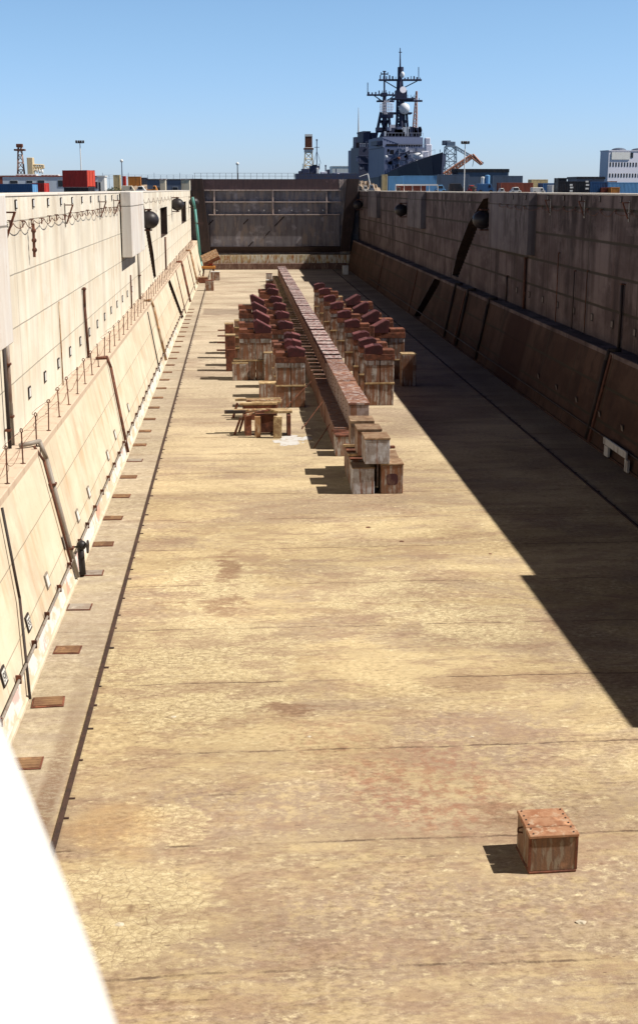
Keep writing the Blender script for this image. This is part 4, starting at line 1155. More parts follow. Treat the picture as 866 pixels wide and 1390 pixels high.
def building(name, label, x0, x1, y0, dep, z0, z1, mw, wins=(), roof=None, cat='building', flat=.25, mwin=None, rz=0.0):
    w, h = x1 - x0, z1 - z0
    t = thing(name, label, cat, (x0 + w / 2 * math.cos(rz), y0 + w / 2 * math.sin(rz), z0), rz)
    bm = NB(); bx(bm, -w / 2, w / 2, 0, dep, 0, h); obj('wall', bm, mw, t)
    bm = NB(); bx(bm, -w / 2 - .15, w / 2 + .15, -.15, dep + .15, h + .003, h + flat); obj('roof', bm, roof or M_SLATE, t)
    for (a, b, c, d) in wins:       # in x from the left, z from ground
        bm = NB(); bx(bm, -w / 2 + a - .06, -w / 2 + b + .06, -.05, .05, c - .06, d + .06); f = obj('window', bm, M_DIRTYW, t)
        bm = NB(); bx(bm, -w / 2 + a, -w / 2 + b, -.08, .0, c, d); obj('pane', bm, mwin or M_GLASS, f)
    return t
a, b = at(4, 240, 300), at(133, 240, 300)
sc = (b.x - a.x) / 129
wn = [((x0 - 4) * sc, (x1 - 4) * sc, (262 - y1) * sc * .93 + (a.z - 13.2 - 22 * sc * .93), (262 - y0) * sc * .93 + (a.z - 13.2 - 22 * sc * .93)) for x0, x1, y0, y1 in ((14, 24, 245.5, 249.5), (36, 44, 245.5, 249), (51, 60, 245, 254), (78.5, 87.5, 245, 254), (129, 132, 247, 257))]
building('quay_office', 'long pale blue office building with dark windows behind the containers', a.x, b.x, 300, 14, 13.2, a.z, M_OFFICE, wn, M_BROWN, rz=.05)
for i, (x0, x1, yt, l, mt) in enumerate(((22, 50, 236.5, 'long white box on the roof of the pale office', M_WHITE), (56, 80, 237, 'lower white box on the roof of the pale office', M_WHITE), (116, 122, 231, 'small dark cabin behind the big red container', M_SLATE))):
    x_0, x_1, _, _, _, zt = boxpx(x0, x1, yt, yt, 304, 3)
    zb = a.z + .26 if i < 2 else 13.2
    t = thing('roof_unit' if i < 2 else 'site_cabin', l, 'roof unit' if i < 2 else 'cabin', ((x_0 + x_1) / 2, 305, zb))
    w = x_1 - x_0; h = zt - zb
    bm = NB(); bx(bm, -w / 2, w / 2, -1, 2, 0, h, .05); obj('casing', bm, mt, t)
    bm = NB()
    for k in range(5): bx(bm, -w / 2 + (k + .3) * w / 5, -w / 2 + (k + .7) * w / 5, -1.05, -.98, h * .3, h * .7)
    obj('louvre', bm, M_PIPE, t)
x0, x1, _, _, _, zt = boxpx(-40, 22, 239, 239, 420, 10)
building('brown_shed', 'brown shed at the left edge behind the pale office', x0, x1, 420, 12, 13.2, zt, M_BROWN, [(58 * sc * 1.4 - 3, 58 * sc * 1.4 - 1.5, 1.5, 2.6)], M_WHITE)
x0, x1, _, _, _, zt = boxpx(133, 142, 240, 240, 260, 8)
building('white_kiosk', 'small white kiosk with a dark door right of the big red container', x0, x1, 260, 5, 13.2, zt, M_WHITE, [(.15, .55, .3, 3.2)], M_DIRTYW)

def lamp(name, px, ytop, ybase, Y, label, heads='flood', col=M_WHITE):
    q = at(px, ytop, Y)
    t = thing(name, label, 'light pole', (q.x, Y, 13.2))
    H = q.z - 13.2
    bm = NB(); tube(bm, (0, 0, 0), (0, 0, H), .16 * Y / 300, 8, .10 * Y / 300); obj('pole', bm, col, t)
    k = Y / 300
    if heads == 'flood':
        bm = NB(); bx(bm, -.9 * k, .9 * k, -.15, .15, H - .1, H + .1); obj('crossbar', bm, M_DIRTYW, t)
        for dx in (-.8, -.25, .25, .8):
            bm = NB(); box(bm, Vector((dx * k, -.2, H + .28)), (.42 * k, .5, .5 * k), Matrix.Rotation(.5, 3, 'X')); obj('lamp_head', bm, M_DARKIRON, t)
    else:
        bm = NB(); ball(bm, (0, 0, H + .1), .38 * k, u=12, v=8); obj('lamp_globe', bm, M_WHITE, t, True)
    return t
lamp('floodlight_mast', 109, 194, 235, 330, 'tall white floodlight mast rising behind the big red container')
lamp('floodlight_mast', 631, 195, 250, 300, 'tall white floodlight mast right of the warship bow')
lamp('street_lamp', 165.5, 219, 250, 280, 'slender lamp with a white globe on the left quay', 'globe', M_SLATE)
lamp('street_lamp', 322.5, 223, 243, 262, 'slender dark lamp rising behind the dock gate', 'globe', M_DARKIRON).children[1].data.materials[0] = M_DARKIRON

# cranes
M_CRP = paint('pinkish_crane_paint', (.50, .33, .26), .6, .4)
def tower_crane(label, px0, px1, ytop, ybase, Y, mat, mat2, jib=None, name='dockside_crane', wtop=.35):
    a, b = at(px0, ybase, Y), at(px1, ytop, Y)
    xm = (at(px0, ybase, Y).x + at(px1, ybase, Y).x) / 2
    w = at(px1, ybase, Y).x - at(px0, ybase, Y).x
    t = thing(name, label, 'crane', (xm, Y, 11.5))
    H = b.z - 11.5
    bm = NB(); lattice(bm, (0, 0, 0), (0, 0, H), w, .17 * Y / 400, 7, w * wtop); obj('tower', bm, mat, t)
    bm = NB(); bx(bm, -w * .32, w * .32, -w * .3, w * .3, H, H + w * .35, .1); obj('head_cabin', bm, mat2, t)
    return t, xm, H, w
t, xm, H, w = tower_crane('pale pinkish lattice crane above the pale office roof', 23, 36, 200, 240, 450, M_CRP, M_TIMB)
bm = NB(); bx(bm, -w * .55, w * .55, -w * .4, w * .4, H - 1.2, H - .6); obj('top_platform', bm, M_IRON, t)
q1, q2 = at(38, 214, 450), at(47, 238, 450)
bm = NB(); bx(bm, q1.x - xm, q2.x - xm, -2, 2, q2.z - 11.5 - 1, q1.z - 11.5, .1); obj('machinery_house', bm, M_CRANE_C, t)
q3 = at(60, 222, 450); bm = NB(); lattice(bm, (q2.x - xm - 1, 0, q1.z - 11.5 - 3.5), (q3.x - xm, 0, q3.z - 11.5 - 1.0), 2.4, .22, 6, 1.0); obj('jib', bm, M_CRANE_C, t)
for k in range(4):
    bm = NB(); ball(bm, (q2.x - xm + .3 + k * .9, -.5, q1.z - 11.5 - 4.2 - .2 * k), .75, (.5, 1, 1.1), 10, 8); obj('counterweight', bm, M_WHITE, t)
t, xm, H, w = tower_crane('yellow and white lattice crane tower behind the small grey ship', 410, 428, 207, 243, 520, M_CRANE_C, M_DIRTYW, wtop=.5)
q = at(419, 184, 520); zz = q.z - 11.5
bm = NB(); lattice(bm, (0, 0, H), (0, 0, zz - 3.0), w * .5, .2, 3, w * .35); obj('upper_tower', bm, M_DIRTYW, t)
bm = NB(); bx(bm, -w * .26, w * .26, -1.5, 1.5, zz - 5.0, zz - .4, .1); bx(bm, -w * .36, w * .36, -1.8, 1.8, zz - 5.6, zz - 5.0); obj('cabin', bm, M_TIMB, t)
bm = NB(); bx(bm, -w * .27, w * .27, -1.6, 1.6, zz - .4, zz + .5); obj('cabin_roof', bm, M_WHITE, t)

t, xm, H, w = tower_crane('blue grey lattice crane with a long arm right of the warship', 601, 619, 199, 244, 470, M_CRANE_B, M_CRANE_B, wtop=.75)
q0, q1 = at(606, 193, 470), at(655, 222, 470)
bm = NB(); lattice(bm, (q0.x - xm, 0, q0.z - 11.5), (q1.x - xm, 0, q1.z - 11.5), 1.1, .13, 12, .8); obj('long_arm', bm, M_CRANE_B, t)
bm = NB(); bx(bm, q0.x - xm - 1.6, q0.x - xm + 1.4, -1.2, 1.2, q0.z - 12.6, q0.z - 10.9, .1); obj('top_house', bm, M_SLATE, t)
bm = NB(); tube(bm, (q0.x - xm, 0, q0.z - 12), (at(615, 244, 470).x - xm, 0, 2), .12, 5); obj('stay', bm, M_CRANE_B, t)
t = thing('mobile_crane', 'faded orange crane with a folded jib beside the floodlight mast', 'crane', (at(625, 244, 440).x, 440, 13.2))
xm = t.location.x
f = lambda px, py: (at(px, py, 440).x - xm, 0, at(px, py, 440).z - 13.2)
bm = NB(); lattice(bm, f(603, 238), f(640, 212), 1.5, .24, 9, 1.2); obj('main_boom', bm, M_CRANE_O, t)
bm = NB(); lattice(bm, f(640, 211), f(653, 223), 1.2, .24, 5, .5); obj('folded_jib', bm, M_CRANE_O, t)
bm = NB(); tube(bm, f(644, 213), f(622, 228), .12, 5); tube(bm, f(643, 215), f(641, 226), .1, 5); obj('cable', bm, M_DARKIRON, t)
bm = NB(); bx(bm, -6, 3, -1.5, 1.5, 0, 2.6, .2); obj('carrier', bm, M_CRANE_O, t)
t = thing('harbour_crane', 'thin reddish lattice crane jib rising behind the warship bridge', 'crane', (at(573, 240, 600).x, 600, 11.5)); xm = t.location.x
f = lambda px, py: (at(px, py, 600).x - xm, 0, at(px, py, 600).z - 11.5)
bm = NB(); lattice(bm, f(562, 182), f(565.2, 124), 1.9, .2, 12, .5); obj('jib', bm, M_CRANE_O, t)
bm = NB(); tube(bm, f(567, 182), f(566, 128), .12, 4); obj('stay', bm, M_DIRTYW, t)
bm = NB(); lattice(bm, (-5, 0, 0), f(564, 182), 3, .3, 8, 2); obj('tower', bm, M_CRANE_O, t)

# left middle clutter
def hump(name, label, x0, x1, Y0, Y1, h, mat, cat, seed):
    r = random.Random(seed); bm = NB(); nx, ny = 22, 8; g = []
    for j in range(ny + 1):
        row = []
        for i in range(nx + 1):
            u, v = i / nx, j / ny
            e = (math.sin(PI * u) ** .4) * (math.sin(PI * v) ** .5) if 0 < u < 1 and 0 < v < 1 else 0
            row.append(bm.verts.new((x0 + (x1 - x0) * u, Y0 + (Y1 - Y0) * v, 13.15 + h * e * r.uniform(.75, 1.1))))
        g.append(row)
    for j in range(ny):
        for i in range(nx): bm.faces.new((g[j][i], g[j][i + 1], g[j + 1][i + 1], g[j + 1][i]))
    return bm
bm = hump('', '', at(150, 250, 330).x, at(262, 250, 330).x, 318, 352, 3.2, None, '', 3)
struct('earth_bank', bm, M_EARTH)
bm = hump('', '', at(476, 250, 262).x, at(524, 250, 262).x, 258, 285, 3.6, None, '', 5)
struct('earth_mound', bm, M_EARTH)
# bush
t = thing('dusty_bush', 'dusty green bush left of the white car on the left quay', 'bush', (at(155, 255, 250).x, 250, 13.2))
bm = NB()
for k in range(900):
    a = rnd.uniform(0, 2 * PI); r = rnd.random() ** .5; z = rnd.random()
    c = Vector((1.9 * r * math.cos(a), 1.2 * r * math.sin(a), .4 + 2.2 * z * (1 - .5 * r))); s = rnd.uniform(.08, .2)
    n_ = Vector((rnd.gauss(0, 1), rnd.gauss(0, 1), rnd.gauss(0, 1))).normalized(); u = n_.orthogonal().normalized() * s; v = n_.cross(u)
    bm.faces.new([bm.verts.new(c + p) for p in (-u, v * .5, u, -v * .5)])
obj('foliage', bm, M_LEAF, t)
bm = NB()
for k in range(7): tube(bm, (0, 0, 0), (rnd.uniform(-1.2, 1.2), rnd.uniform(-.6, .6), rnd.uniform(1, 2)), .05, 5, .02)
obj('stems', bm, M_TIMB, t)

def vehicle(name, label, px0, px1, ytop, Y, mat, kind='car', cat='car', group='vehicles on the quays', zb=None):
    a, b = at(px0, ytop, Y), at(px1, ytop, Y)
    L = b.x - a.x; zb = 14.1 if Y < 262 else 13.2
    H = a.z - zb
    t = thing(name, label, cat, ((a.x + b.x) / 2, Y, zb), 0, group)
    if kind == 'car':
        pr = [(-.5, .2), (-.49, .5), (-.30, .58), (-.20, .98), (.18, 1.0), (.32, .62), (.48, .52), (.5, .2)]
    elif kind == 'truck':
        pr = [(-.5, .15), (-.5, .55), (.15, .55), (.17, .98), (.38, 1.0), (.46, .62), (.5, .55), (.5, .15)]
    else:
        pr = [(-.5, .12), (-.5, .96), (-.46, 1.0), (.30, 1.0), (.40, .62), (.5, .55), (.5, .12)]
    bm = NB(); prism(bm, [Vector((x * L, -.85, z * H)) for x, z in pr], (0, 1.7, 0)); bmesh.ops.bevel(bm, geom=bm.edges[:], offset=.05, segments=1, affect='EDGES'); obj('body', bm, mat, t)
    bm = NB()
    if kind == 'car': bx(bm, -.24 * L, .22 * L, -.875, .875, .62 * H, .9 * H)
    elif kind == 'truck': bx(bm, .19 * L, .36 * L, -.875, .875, .62 * H, .9 * H)
    else: bx(bm, .18 * L, .30 * L, -.875, .875, .62 * H, .88 * H)
    obj('window_band', bm, M_GLASS, t)
    rr = min(.4, H * .24)
    for sx in (-.32, .32):
        for sy in (-.8, .8):
            bm = NB(); tube(bm, (sx * L, sy - .1, rr), (sx * L, sy + .1, rr), rr, 14); w_ = obj('wheel', bm, M_RUBBER, t)
    return t
vehicle('parked_car', 'white car parked left of the gate on the left quay', 184, 199, 252.5, 215, M_WHITE)
vehicle('parked_van', 'beige van behind the white car on the left quay', 166, 183, 252, 222, M_CREAM, 'van', 'van')
vehicle('parked_truck', 'orange topped truck right of the white car', 197, 214, 252, 230, M_ORANGE, 'truck', 'truck')
cpx(174, 191, 239.5, 330, 2.4, M_ORANGE, 'small orange yellow container on the horizon of the left quay')
cpx(154, 163, 237.5, 320, 2.3, M_YEL, 'small pale yellow container near the globe lamp')
cpx(165.5, 170.5, 239, 322, 2.6, M_RED, 'tiny dark red container just right of the globe lamp')
cpx(191, 200, 241, 335, 2.2, M_SLATE, 'small slate container right of the orange yellow one')
x0, x1, _, _, _, zt = boxpx(200, 262, 244.5, 244.5, 300, 8)
building('low_dark_shed', 'low dark shed left of the dock gate', x0, x1, 300, 6, 13.2, zt, M_SLATE, [(2, 3.2, 1.6, 2.3), (6, 7.2, 1.6, 2.3)], M_DARKIRON, 'shed')
for i, (px0, px1) in enumerate(((217, 225), (246, 258))):
    x0, x1, _, _, _, zt = boxpx(px0, px1, 244, 244, 270, 3)
    t = thing('concrete_pier', ['narrow pale concrete pier left of the gate', 'wide pale concrete pier touching the gate'][i], 'pier', ((x0 + x1) / 2, 270, 11.5))
    bm = NB(); bx(bm, (x0 - x1) / 2, (x1 - x0) / 2, 0, 3, 0, zt - 11.5, .1); obj('shaft', bm, M_CREAM, t)
    bm = NB(); bx(bm, (x0 - x1) / 2 - .1, (x1 - x0) / 2 + .1, -.1, 3.1, zt - 11.498, zt - 11.3); obj('cap', bm, M_BLOCK2, t)
# thin fence on the horizon of the left quay
t = thing('wire_fence', 'thin wire fence along the left quay beyond the walls', 'fence', (at(200, 244, 345).x, 345, 13.2))
xa, xb = at(140, 244, 345).x - t.location.x, at(262, 244, 345).x - t.location.x
zf = at(200, 237.5, 345).z - 13.2
for k in range(15):
    bm = NB(); x = xa + (xb - xa) * k / 14; tube(bm, (x, 0, 0), (x, 0, zf + (.6 if k % 4 == 0 else 0)), .05, 5); obj('post', bm, M_SLATE, t)
bm = NB()
for z in (zf, zf - .5, zf - 1.0): tube(bm, (xa, 0, z), (xb, 0, z), .022, 4)
obj('wire', bm, M_SLATE, t)

# right quay
cpx(592, 636, 237, 330, 3.6, M_SLATE, 'long slate blue container left of the white floodlight mast', rz=.14, W=3)
cpx(667, 709, 238.5, 330, 3.4, M_SLATE, 'long slate blue container under the dark roof', rz=.14, W=3)
x0, x1, _, _, _, zt = boxpx(621, 690, 234, 234, 360, 10)
t = building('dark_roofed_shed', 'long low shed with a dark roof behind the slate containers', x0, x1, 360, 10, 13.2, zt, M_SLATE, [(3, 5, 2, 3), (8, 10, 2, 3)], M_BLACK, 'shed', 1.0)
for px in (646, 651, 665.5):
    q = at(px, 230.5, 362); bm = NB(); tube(bm, (q.x - t.location.x, 2, zt - 13.2 + 1), (q.x - t.location.x, 2, q.z - 13.2), .45, 8); obj('roof_vent', bm, M_BLACK, t)
cpx(678, 723, 248, 240, 2.7, M_BROWN, 'long red brown container in the middle of the right quay', rz=.14)
q = at(655, 240, 250)
for i, (px, yt, mt, r, l) in enumerate(((655, 240, M_WHITE, .42, 'white upright tank on the blue truck'), (661.5, 237.5, M_LBLUE, .5, 'light blue upright tank on the blue truck'))):
    q = at(px, yt, 251); qb = at(px, 249.3, 251)
    t = thing('upright_tank', l, 'tank', (q.x, 251, qb.z)); h = q.z - qb.z
    bm = NB(); tube(bm, (0, 0, 0), (0, 0, h * .92), r * 1.0, 16); ball(bm, (0, 0, h * .9), r, (1, 1, .35)); obj('shell', bm, mt, t, False)
    bm = NB(); tube(bm, (0, 0, h * .95), (0, 0, h * 1.08), r * .2, 8); obj('cap', bm, M_SLATE, t)
vehicle('parked_truck', 'blue truck under the upright tanks', 647, 669, 249.4, 250, M_BLUE, 'van', 'truck')
vehicle('parked_van', 'dark van left of the blue truck', 609, 628, 249, 235, M_BLACK, 'van', 'van')
vehicle('parked_car', 'red car right of the foot of the floodlight mast', 634, 645, 251.5, 225, M_RED)
vehicle('parked_car', 'light blue car at the left of the dark van', 590, 604, 251, 225, M_LBLUE)
vehicle('parked_car', 'white car in front of the red brown container', 692, 706, 254, 210, M_WHITE)
vehicle('parked_car', 'small white car left of the one before the brown container', 676, 684, 255.5, 215, M_WHITE)
vehicle('parked_van', 'white van between blue container and brown container', 721, 738, 254.5, 205, M_WHITE, 'van', 'van')
cpx(735, 752, 248.5, 240, 2.6, M_BLUE, 'short blue container right of the brown one', rz=.16)
cpx(720, 743, 243.5, 300, 2.6, M_YEL, 'cream yellow container behind the brown one', rz=.14)
cpx(748, 757, 251, 225, 2.5, M_WHITE, 'small white container left of the black stack', rz=.14)
cpx(757, 769, 241.5, 200, 2.5, M_BLACK, 'upper black container at the left end of the black stack')
cpx(757, 800, 246, 199, 2.9, M_BLACK, 'long black container with white signs')
cpx(769, 801, 246.4, 204, 2.5, M_BLACK, 'second black container behind the one with white signs')
cpx(801, 825, 246.5, 203, 2.7, M_BLUE, 'dark blue container at the right end of the black stack')
for i, (px, py, ww) in enumerate(((775, 251, 4), (775.5, 254.5, 4.5), (775, 259, 4), (796.5, 246.5, 4), (797, 251, 4.5), (796.5, 256, 4.5))):
    q = at(px, py, 198.8); w = ww * 198.8 / 1696
    bm = NB(); bx(bm, -w / 2, w / 2, -.03, .03, -.13, .13); o = obj('white_sign', bm, M_WHITE); o.location = (q.x, 198.9, q.z)
    tag(o, f'small white sign on the black containers, {["top", "middle", "bottom"][i % 3]} one of the {"left" if i < 3 else "right"} column', 'sign', 'white signs on the black containers')
x0, x1, _, _, _, zt = boxpx(783, 820, 243, 243, 270, 8)
building('low_roofed_store', 'low store with a shallow dark roof behind the black containers', x0, x1, 270, 8, 13.2, zt, M_SLATE, [(1, 2, 2, 2.6)], M_BLACK, 'shed', .5)
cpx(821, 880, 247.5, 232, 3.0, M_LBLUE, 'long light blue container at the right end of the right quay', rz=.14)
cpx(829, 841, 254, 200, 2.0, M_ORANGE, 'orange skip in front of the light blue container', name='open_skip')
cpx(816, 828, 254.5, 202, 2.0, M_BROWN, 'brown skip left of the orange one', name='open_skip')
cpx(828, 837, 246, 238, 2.4, M_BROWN, 'dark brown container at the left end of the light blue one')
# big white building
x0, x1 = at(826, 205, 420).x, at(960, 205, 420).x; zt = at(826, 205, 420).z
s4 = 420 / 1696 * 1.0
wins = []
z_of = lambda py: at(840, py, 420).z - 13.2
for r in ((220.5, 226), (235.5, 240.5)):
    for k in range(30):
        xx = (at(827.5 + k * 4.25, 220, 420).x - x0)
        wins.append((xx, xx + .42, z_of(r[1]), z_of(r[0])))
HBX = (x0 + x1) / 2
t = building('harbour_block', 'tall lilac white building with two rows of narrow windows at the right edge', x0, x1, 420, 6, 13.2, zt, M_LILAC, wins, M_LILAC, 'building', .3, rz=.2)
bm = NB(); bx(bm, at(830, 205, 420).x - HBX, at(857, 205, 420).x - HBX, -.25, .2, z_of(216.5), z_of(206.5)); obj('white_panel', bm, M_WHITE, t)
for a_, b_ in ((831, 851), (860, 885)):
    bm = NB(); xm = (at(a_, 200, 425).x + at(b_, 200, 425).x) / 2 - HBX; w = at(b_, 200, 425).x - at(a_, 200, 425).x
    M_ = Matrix.Translation((xm, 3, zt - 13.2 + .3)) @ Matrix.Diagonal((w / 2, 2.6, .9, 1)); bmesh.ops.create_uvsphere(bm, u_segments=16, v_segments=8, radius=1, matrix=M_); obj('roof_dome', bm, M_SLATE, t)
bm = NB(); bx(bm, at(858.5, 205, 420).x - HBX, at(862, 205, 420).x - HBX, -.12, .2, z_of(214), z_of(207)); obj('dark_opening', bm, M_GLASS, t)
# below the ship
cpx(527, 545, 239, 290, 3.0, M_LBLUE, 'light blue container below the warship hull, left one', rz=.14, W=2.4)
cpx(545.5, 592, 238.5, 300, 3.2, M_LBLUE, 'long light blue container below the warship bow', rz=.14, W=2.4)
cpx(519, 526, 237, 285, 4.0, M_YEL, 'tall yellow brown box left of the light blue containers', name='yellow_box')
cpx(540, 578, 252, 230, 2.4, M_BROWN, 'long dark red container behind the white barrier')
t = thing('white_barrier', 'long white barrier beam on the right quay below the warship', 'barrier', (at(565, 251, 215).x, 215, 13.2))
xa, xb = at(537, 251, 215).x - t.location.x, at(594, 251, 215).x - t.location.x; z = at(565, 251, 215).z - 13.2
bm = NB(); bx(bm, xa, xb, -.12, .12, z - .12, z + .12); obj('beam', bm, M_WHITE, t)
for k in range(6):
    x = xa + (xb - xa) * k / 5; bm = NB(); tube(bm, (x, .0, 0), (x, .0, z - .12), .06, 6); obj('post', bm, M_WHITE, t)
vehicle('parked_car', 'pale car on the earth mound by the gate', 492, 500, 252, 240, M_DIRTYW)
vehicle('parked_car', 'dark car on the earth mound by the gate', 484, 491, 253, 241, M_BLACK)
vehicle('parked_car', 'small black car left of the yellow brown box', 500, 508, 251, 243, M_SLATE)
q = at(505, 250, 250)
t = thing('davit_post', 'thin pale leaning davit on the earth mound', 'davit', (q.x, 250, 15.0))
bm = NB(); tube(bm, (0, 0, -1.0), (-.9, 0, at(502, 236, 250).z - 15), .12, 6); obj('post', bm, M_WHITE, t)
bm = NB(); tube(bm, (-.9, 0, at(502, 236, 250).z - 15), (-2.6, 0, at(502, 240, 250).z - 15), .07, 6); obj('arm', bm, M_WHITE, t)
x0, x1, _, _, _, zt = boxpx(451, 475, 226, 226, 700, 20)
building('white_harbour_shed', 'bright white flat building between the small ship and the warship', x0, x1, 700, 20, 11.5, zt, M_WHITE, [(2 + 2.6 * k, 2.9 + 2.6 * k, 9, 12) for k in range(3)], M_WHITE)

# bollards on the copings
def make_boll():
    t = thing('mooring_bollard', '-', 'bollard')
    bm = NB(); tube(bm, (0, 0, 0), (0, 0, .38), .20, 14, .16); obj('stem', bm, M_DARKIRON, t)
    bm = NB(); ball(bm, (0, 0, .42), .28, (1, 1, .45)); obj('cap', bm, M_DARKIRON, t)
    return t
bo = make_boll()
for i, (x, y, l) in enumerate(((24.3, 49.4, 'nearest bollard on the shaded side coping'), (24.4, 128.0, 'middle bollard on the shaded side coping'), (24.4, 188.0, 'farthest bollard on the shaded side coping'))):
    t = bo if i == 0 else copy_tree(bo); t.location = (x, y, 14.755); tag(t, l, 'bollard', 'bollards on the right coping')

# ------------------------------------------------------------------ warship
BOW = Vector((at(600, 207, 350).x, 350, 11.2)); BZ = at(600, 207, 350).z - 11.2
hd = Vector((-.105, .9945, 0)).normalized()      # aft
sb = Vector((-.9945, -.105, 0)).normalized()     # starboard (camera left)
ship = thing('warship', 'grey naval warship with two lattice masts and a white radome', 'warship', BOW)
def sp(s, t, z): return hd * s + sb * t + Vector((0, 0, z))
def spx(px, py, s):
    """ship-local point on the sight line at distance s aft"""
    Y = 350 + s * .99; q = at(px, py, Y); return q - BOW
bm = NB(); st = [(0, .15, BZ, .1), (4, 2.0, BZ - .7, .5), (12, 4.5, BZ - 2.0, 1.6), (25, 7.0, BZ - 4.0, 4.0), (45, 8.3, BZ - 6.2, 7.0), (80, 8.5, BZ - 7.0, 8.2), (130, 8.4, BZ - 7.2, 8.0), (171, 7.2, BZ - 7.2, 6.0)]
rows = []
for s, hb, dz, wb in st:
    rows.append([bm.verts.new(sp(s if k not in (0, 4) else s + (4 if s < 1 else 0), q, z)) for k, (q, z) in enumerate(((wb, 0), (hb, dz), (0, dz + .15), (-hb, dz), (-wb, 0)))])
for a, b in zip(rows, rows[1:]):
    for k in range(4): bm.faces.new((a[k], a[k + 1], b[k + 1], b[k]))
bm.faces.new(rows[0]); bm.faces.new(list(reversed(rows[-1])))
obj('hull', bm, M_HULL, ship)
def sbox(s0, s1, t0, t1, z0, z1, mat, name, taper=0.0, parent=None):
    bm = NB()
    lo = [sp(s0 - taper, t0, z0), sp(s1, t0, z0), sp(s1, t1, z0), sp(s0 - taper, t1, z0)]
    hi = [sp(s0, t0, z1), sp(s1, t0, z1), sp(s1, t1, z1), sp(s0, t1, z1)]
    L = [bm.verts.new(v) for v in lo]; Hh = [bm.verts.new(v) for v in hi]
    bm.faces.new(L); bm.faces.new(list(reversed(Hh)))
    for i in range(4): bm.faces.new((L[i], Hh[i], Hh[(i + 1) % 4], L[(i + 1) % 4]))
    return obj(name, bm, mat, parent or ship)
def tval(px, s):
    """lateral ship coordinate of skyline column px at distance s aft"""
    q = spx(px, 220, s); c = hd * s
    return (q - c).dot(sb)
zpx = lambda py, s: spx(540, py, s).z
DZ = BZ - 6.5
s_br = 46
sbox(s_br, 70, tval(577, s_br), tval(521, s_br), DZ - 1, zpx(200, s_br), M_SHIPL, 'bridge_front')
sbox(s_br - .9, s_br - .02, tval(577, s_br), tval(540, s_br), DZ - 1, zpx(201.5, s_br), M_SHIPF, 'lit_bridge_panel')  # lighter slab paints the light on the lower bridge front
sbox(s_br + .8, 68, tval(575, s_br), tval(519, s_br), zpx(200, s_br), zpx(186, s_br), M_SHIPL, 'bridge_house', .6)
sbox(s_br + .1, s_br + 1.4, tval(573, s_br), tval(524, s_br), zpx(198.4, s_br), zpx(195.4, s_br), M_WIN, 'bridge_windows')
sbox(s_br + 1.5, 66, tval(572, s_br), tval(523, s_br), zpx(186, s_br), zpx(184.6, s_br), M_NAVY, 'bridge_roof')
sbox(s_br + 1, s_br + 10, tval(521, s_br), tval(511.5, s_br), zpx(197, s_br), zpx(191, s_br), M_NAVY, 'bridge_wing')
sbox(64, 72, tval(516, 66), tval(507, 66), DZ - 3, zpx(199, 66), M_SHIPL, 'side_tower')
sbox(78, 92, tval(510, 80), tval(485, 80), DZ - 3, zpx(200, 80), M_NAVY, 'midship_house')
sbox(90, 97, tval(511, 92), tval(494, 92), zpx(200, 92), zpx(190, 92), M_NAVY, 'midship_upper_house')
sbox(100, 107, tval(490, 100), tval(477.5, 100), DZ - 3, zpx(204, 100), M_SHIPL, 'hangar')
sbox(104, 108, tval(494, 104), tval(482, 104), zpx(204, 104), zpx(186, 104), M_NAVY, 'hangar_tower')
for a_, b_, yt in ((491, 500.5, 178.5), (502, 509.5, 180.5)):
    sbox(88, 98, tval(b_, 90), tval(a_, 90), zpx(194, 90), zpx(yt + 2.5, 90), M_MAST, 'funnel')
    sbox(87.6, 98.4, tval(b_ + .5, 90), tval(a_ - .5, 90), zpx(yt + 2.5, 90), zpx(yt, 90), M_MAST, 'funnel_cap')
def rod(a, b, r, name, mat=M_MAST, seg=6, r2=None):
    bm = NB(); tube(bm, a, b, r, seg, r2); return obj(name, bm, mat, ship)
rod(spx(486.5, 188, 106), spx(486.5, 146, 106), .35, 'whip_antenna', M_DIRTYW, 6, .08)
# forward mast
s = 58
fm = spx(543, 150, s)
bm = NB()
for a_, b_ in (((537, 186), (539.5, 150)), ((554, 186), (551.5, 152)), ((543, 186), (543, 132)), ((548, 186), (546, 132)), ((537, 186), (546, 160)), ((554, 186), (542, 160)), ((539, 165), (553, 165))):
    tube(bm, spx(*a_, s), spx(*b_, s), .42, 6)
tube(bm, spx(538, 186, s), spx(540, 110, s), .42, 8); tube(bm, spx(550, 186, s + 4), spx(545, 108, s), .42, 8)
tube(bm, spx(546, 186, s - 3), spx(542.5, 118, s), .40, 8)
for k in range(9):
    ya, yb = 186 - k * 7.5, 186 - (k + 1) * 7.5
    tube(bm, spx(538 + k * .3, ya, s), spx(550 - (k + 1) * .6, yb, s), .22, 5); tube(bm, spx(550 - k * .6, ya, s), spx(538 + (k + 1) * .3, yb, s), .22, 5)
tube(bm, spx(542, 134, s), spx(542.5, 92, s), .7, 8)
obj('fore_mast', bm, M_MAST, ship)
def yard(px0, px1, py, s, nb, name, posts=()):
    bm = NB(); a, b = spx(px0, py, s), spx(px1, py, s)
    tube(bm, a, b, .32, 6)
    d = b - a
    for k in range(nb):
        q = a + d * ((k + .5) / nb) ; h = rnd.uniform(.7, 1.7); tube(bm, q, q + Vector((0, 0, h)), rnd.uniform(.1, .28), 5)
    obj(name, bm, M_MAST, ship)
yard(514, 572, 108.7, s, 14, 'upper_yard')
yard(546, 573, 137, s, 3, 'lower_yard')
rod(spx(568, 108, s), spx(568, 91, s), .13, 'whip_antenna')
rod(spx(522, 110, s), spx(538, 119.5, s), .16, 'yard_strut'); rod(spx(566, 110, s), spx(546, 120, s), .16, 'yard_strut')
rod(spx(543, 92, s), spx(543, 65, s), .28, 'pole_mast', M_MAST, 8, .12)
rod(spx(541, 71, s), spx(545.3, 71, s), .12, 'cross_arm')
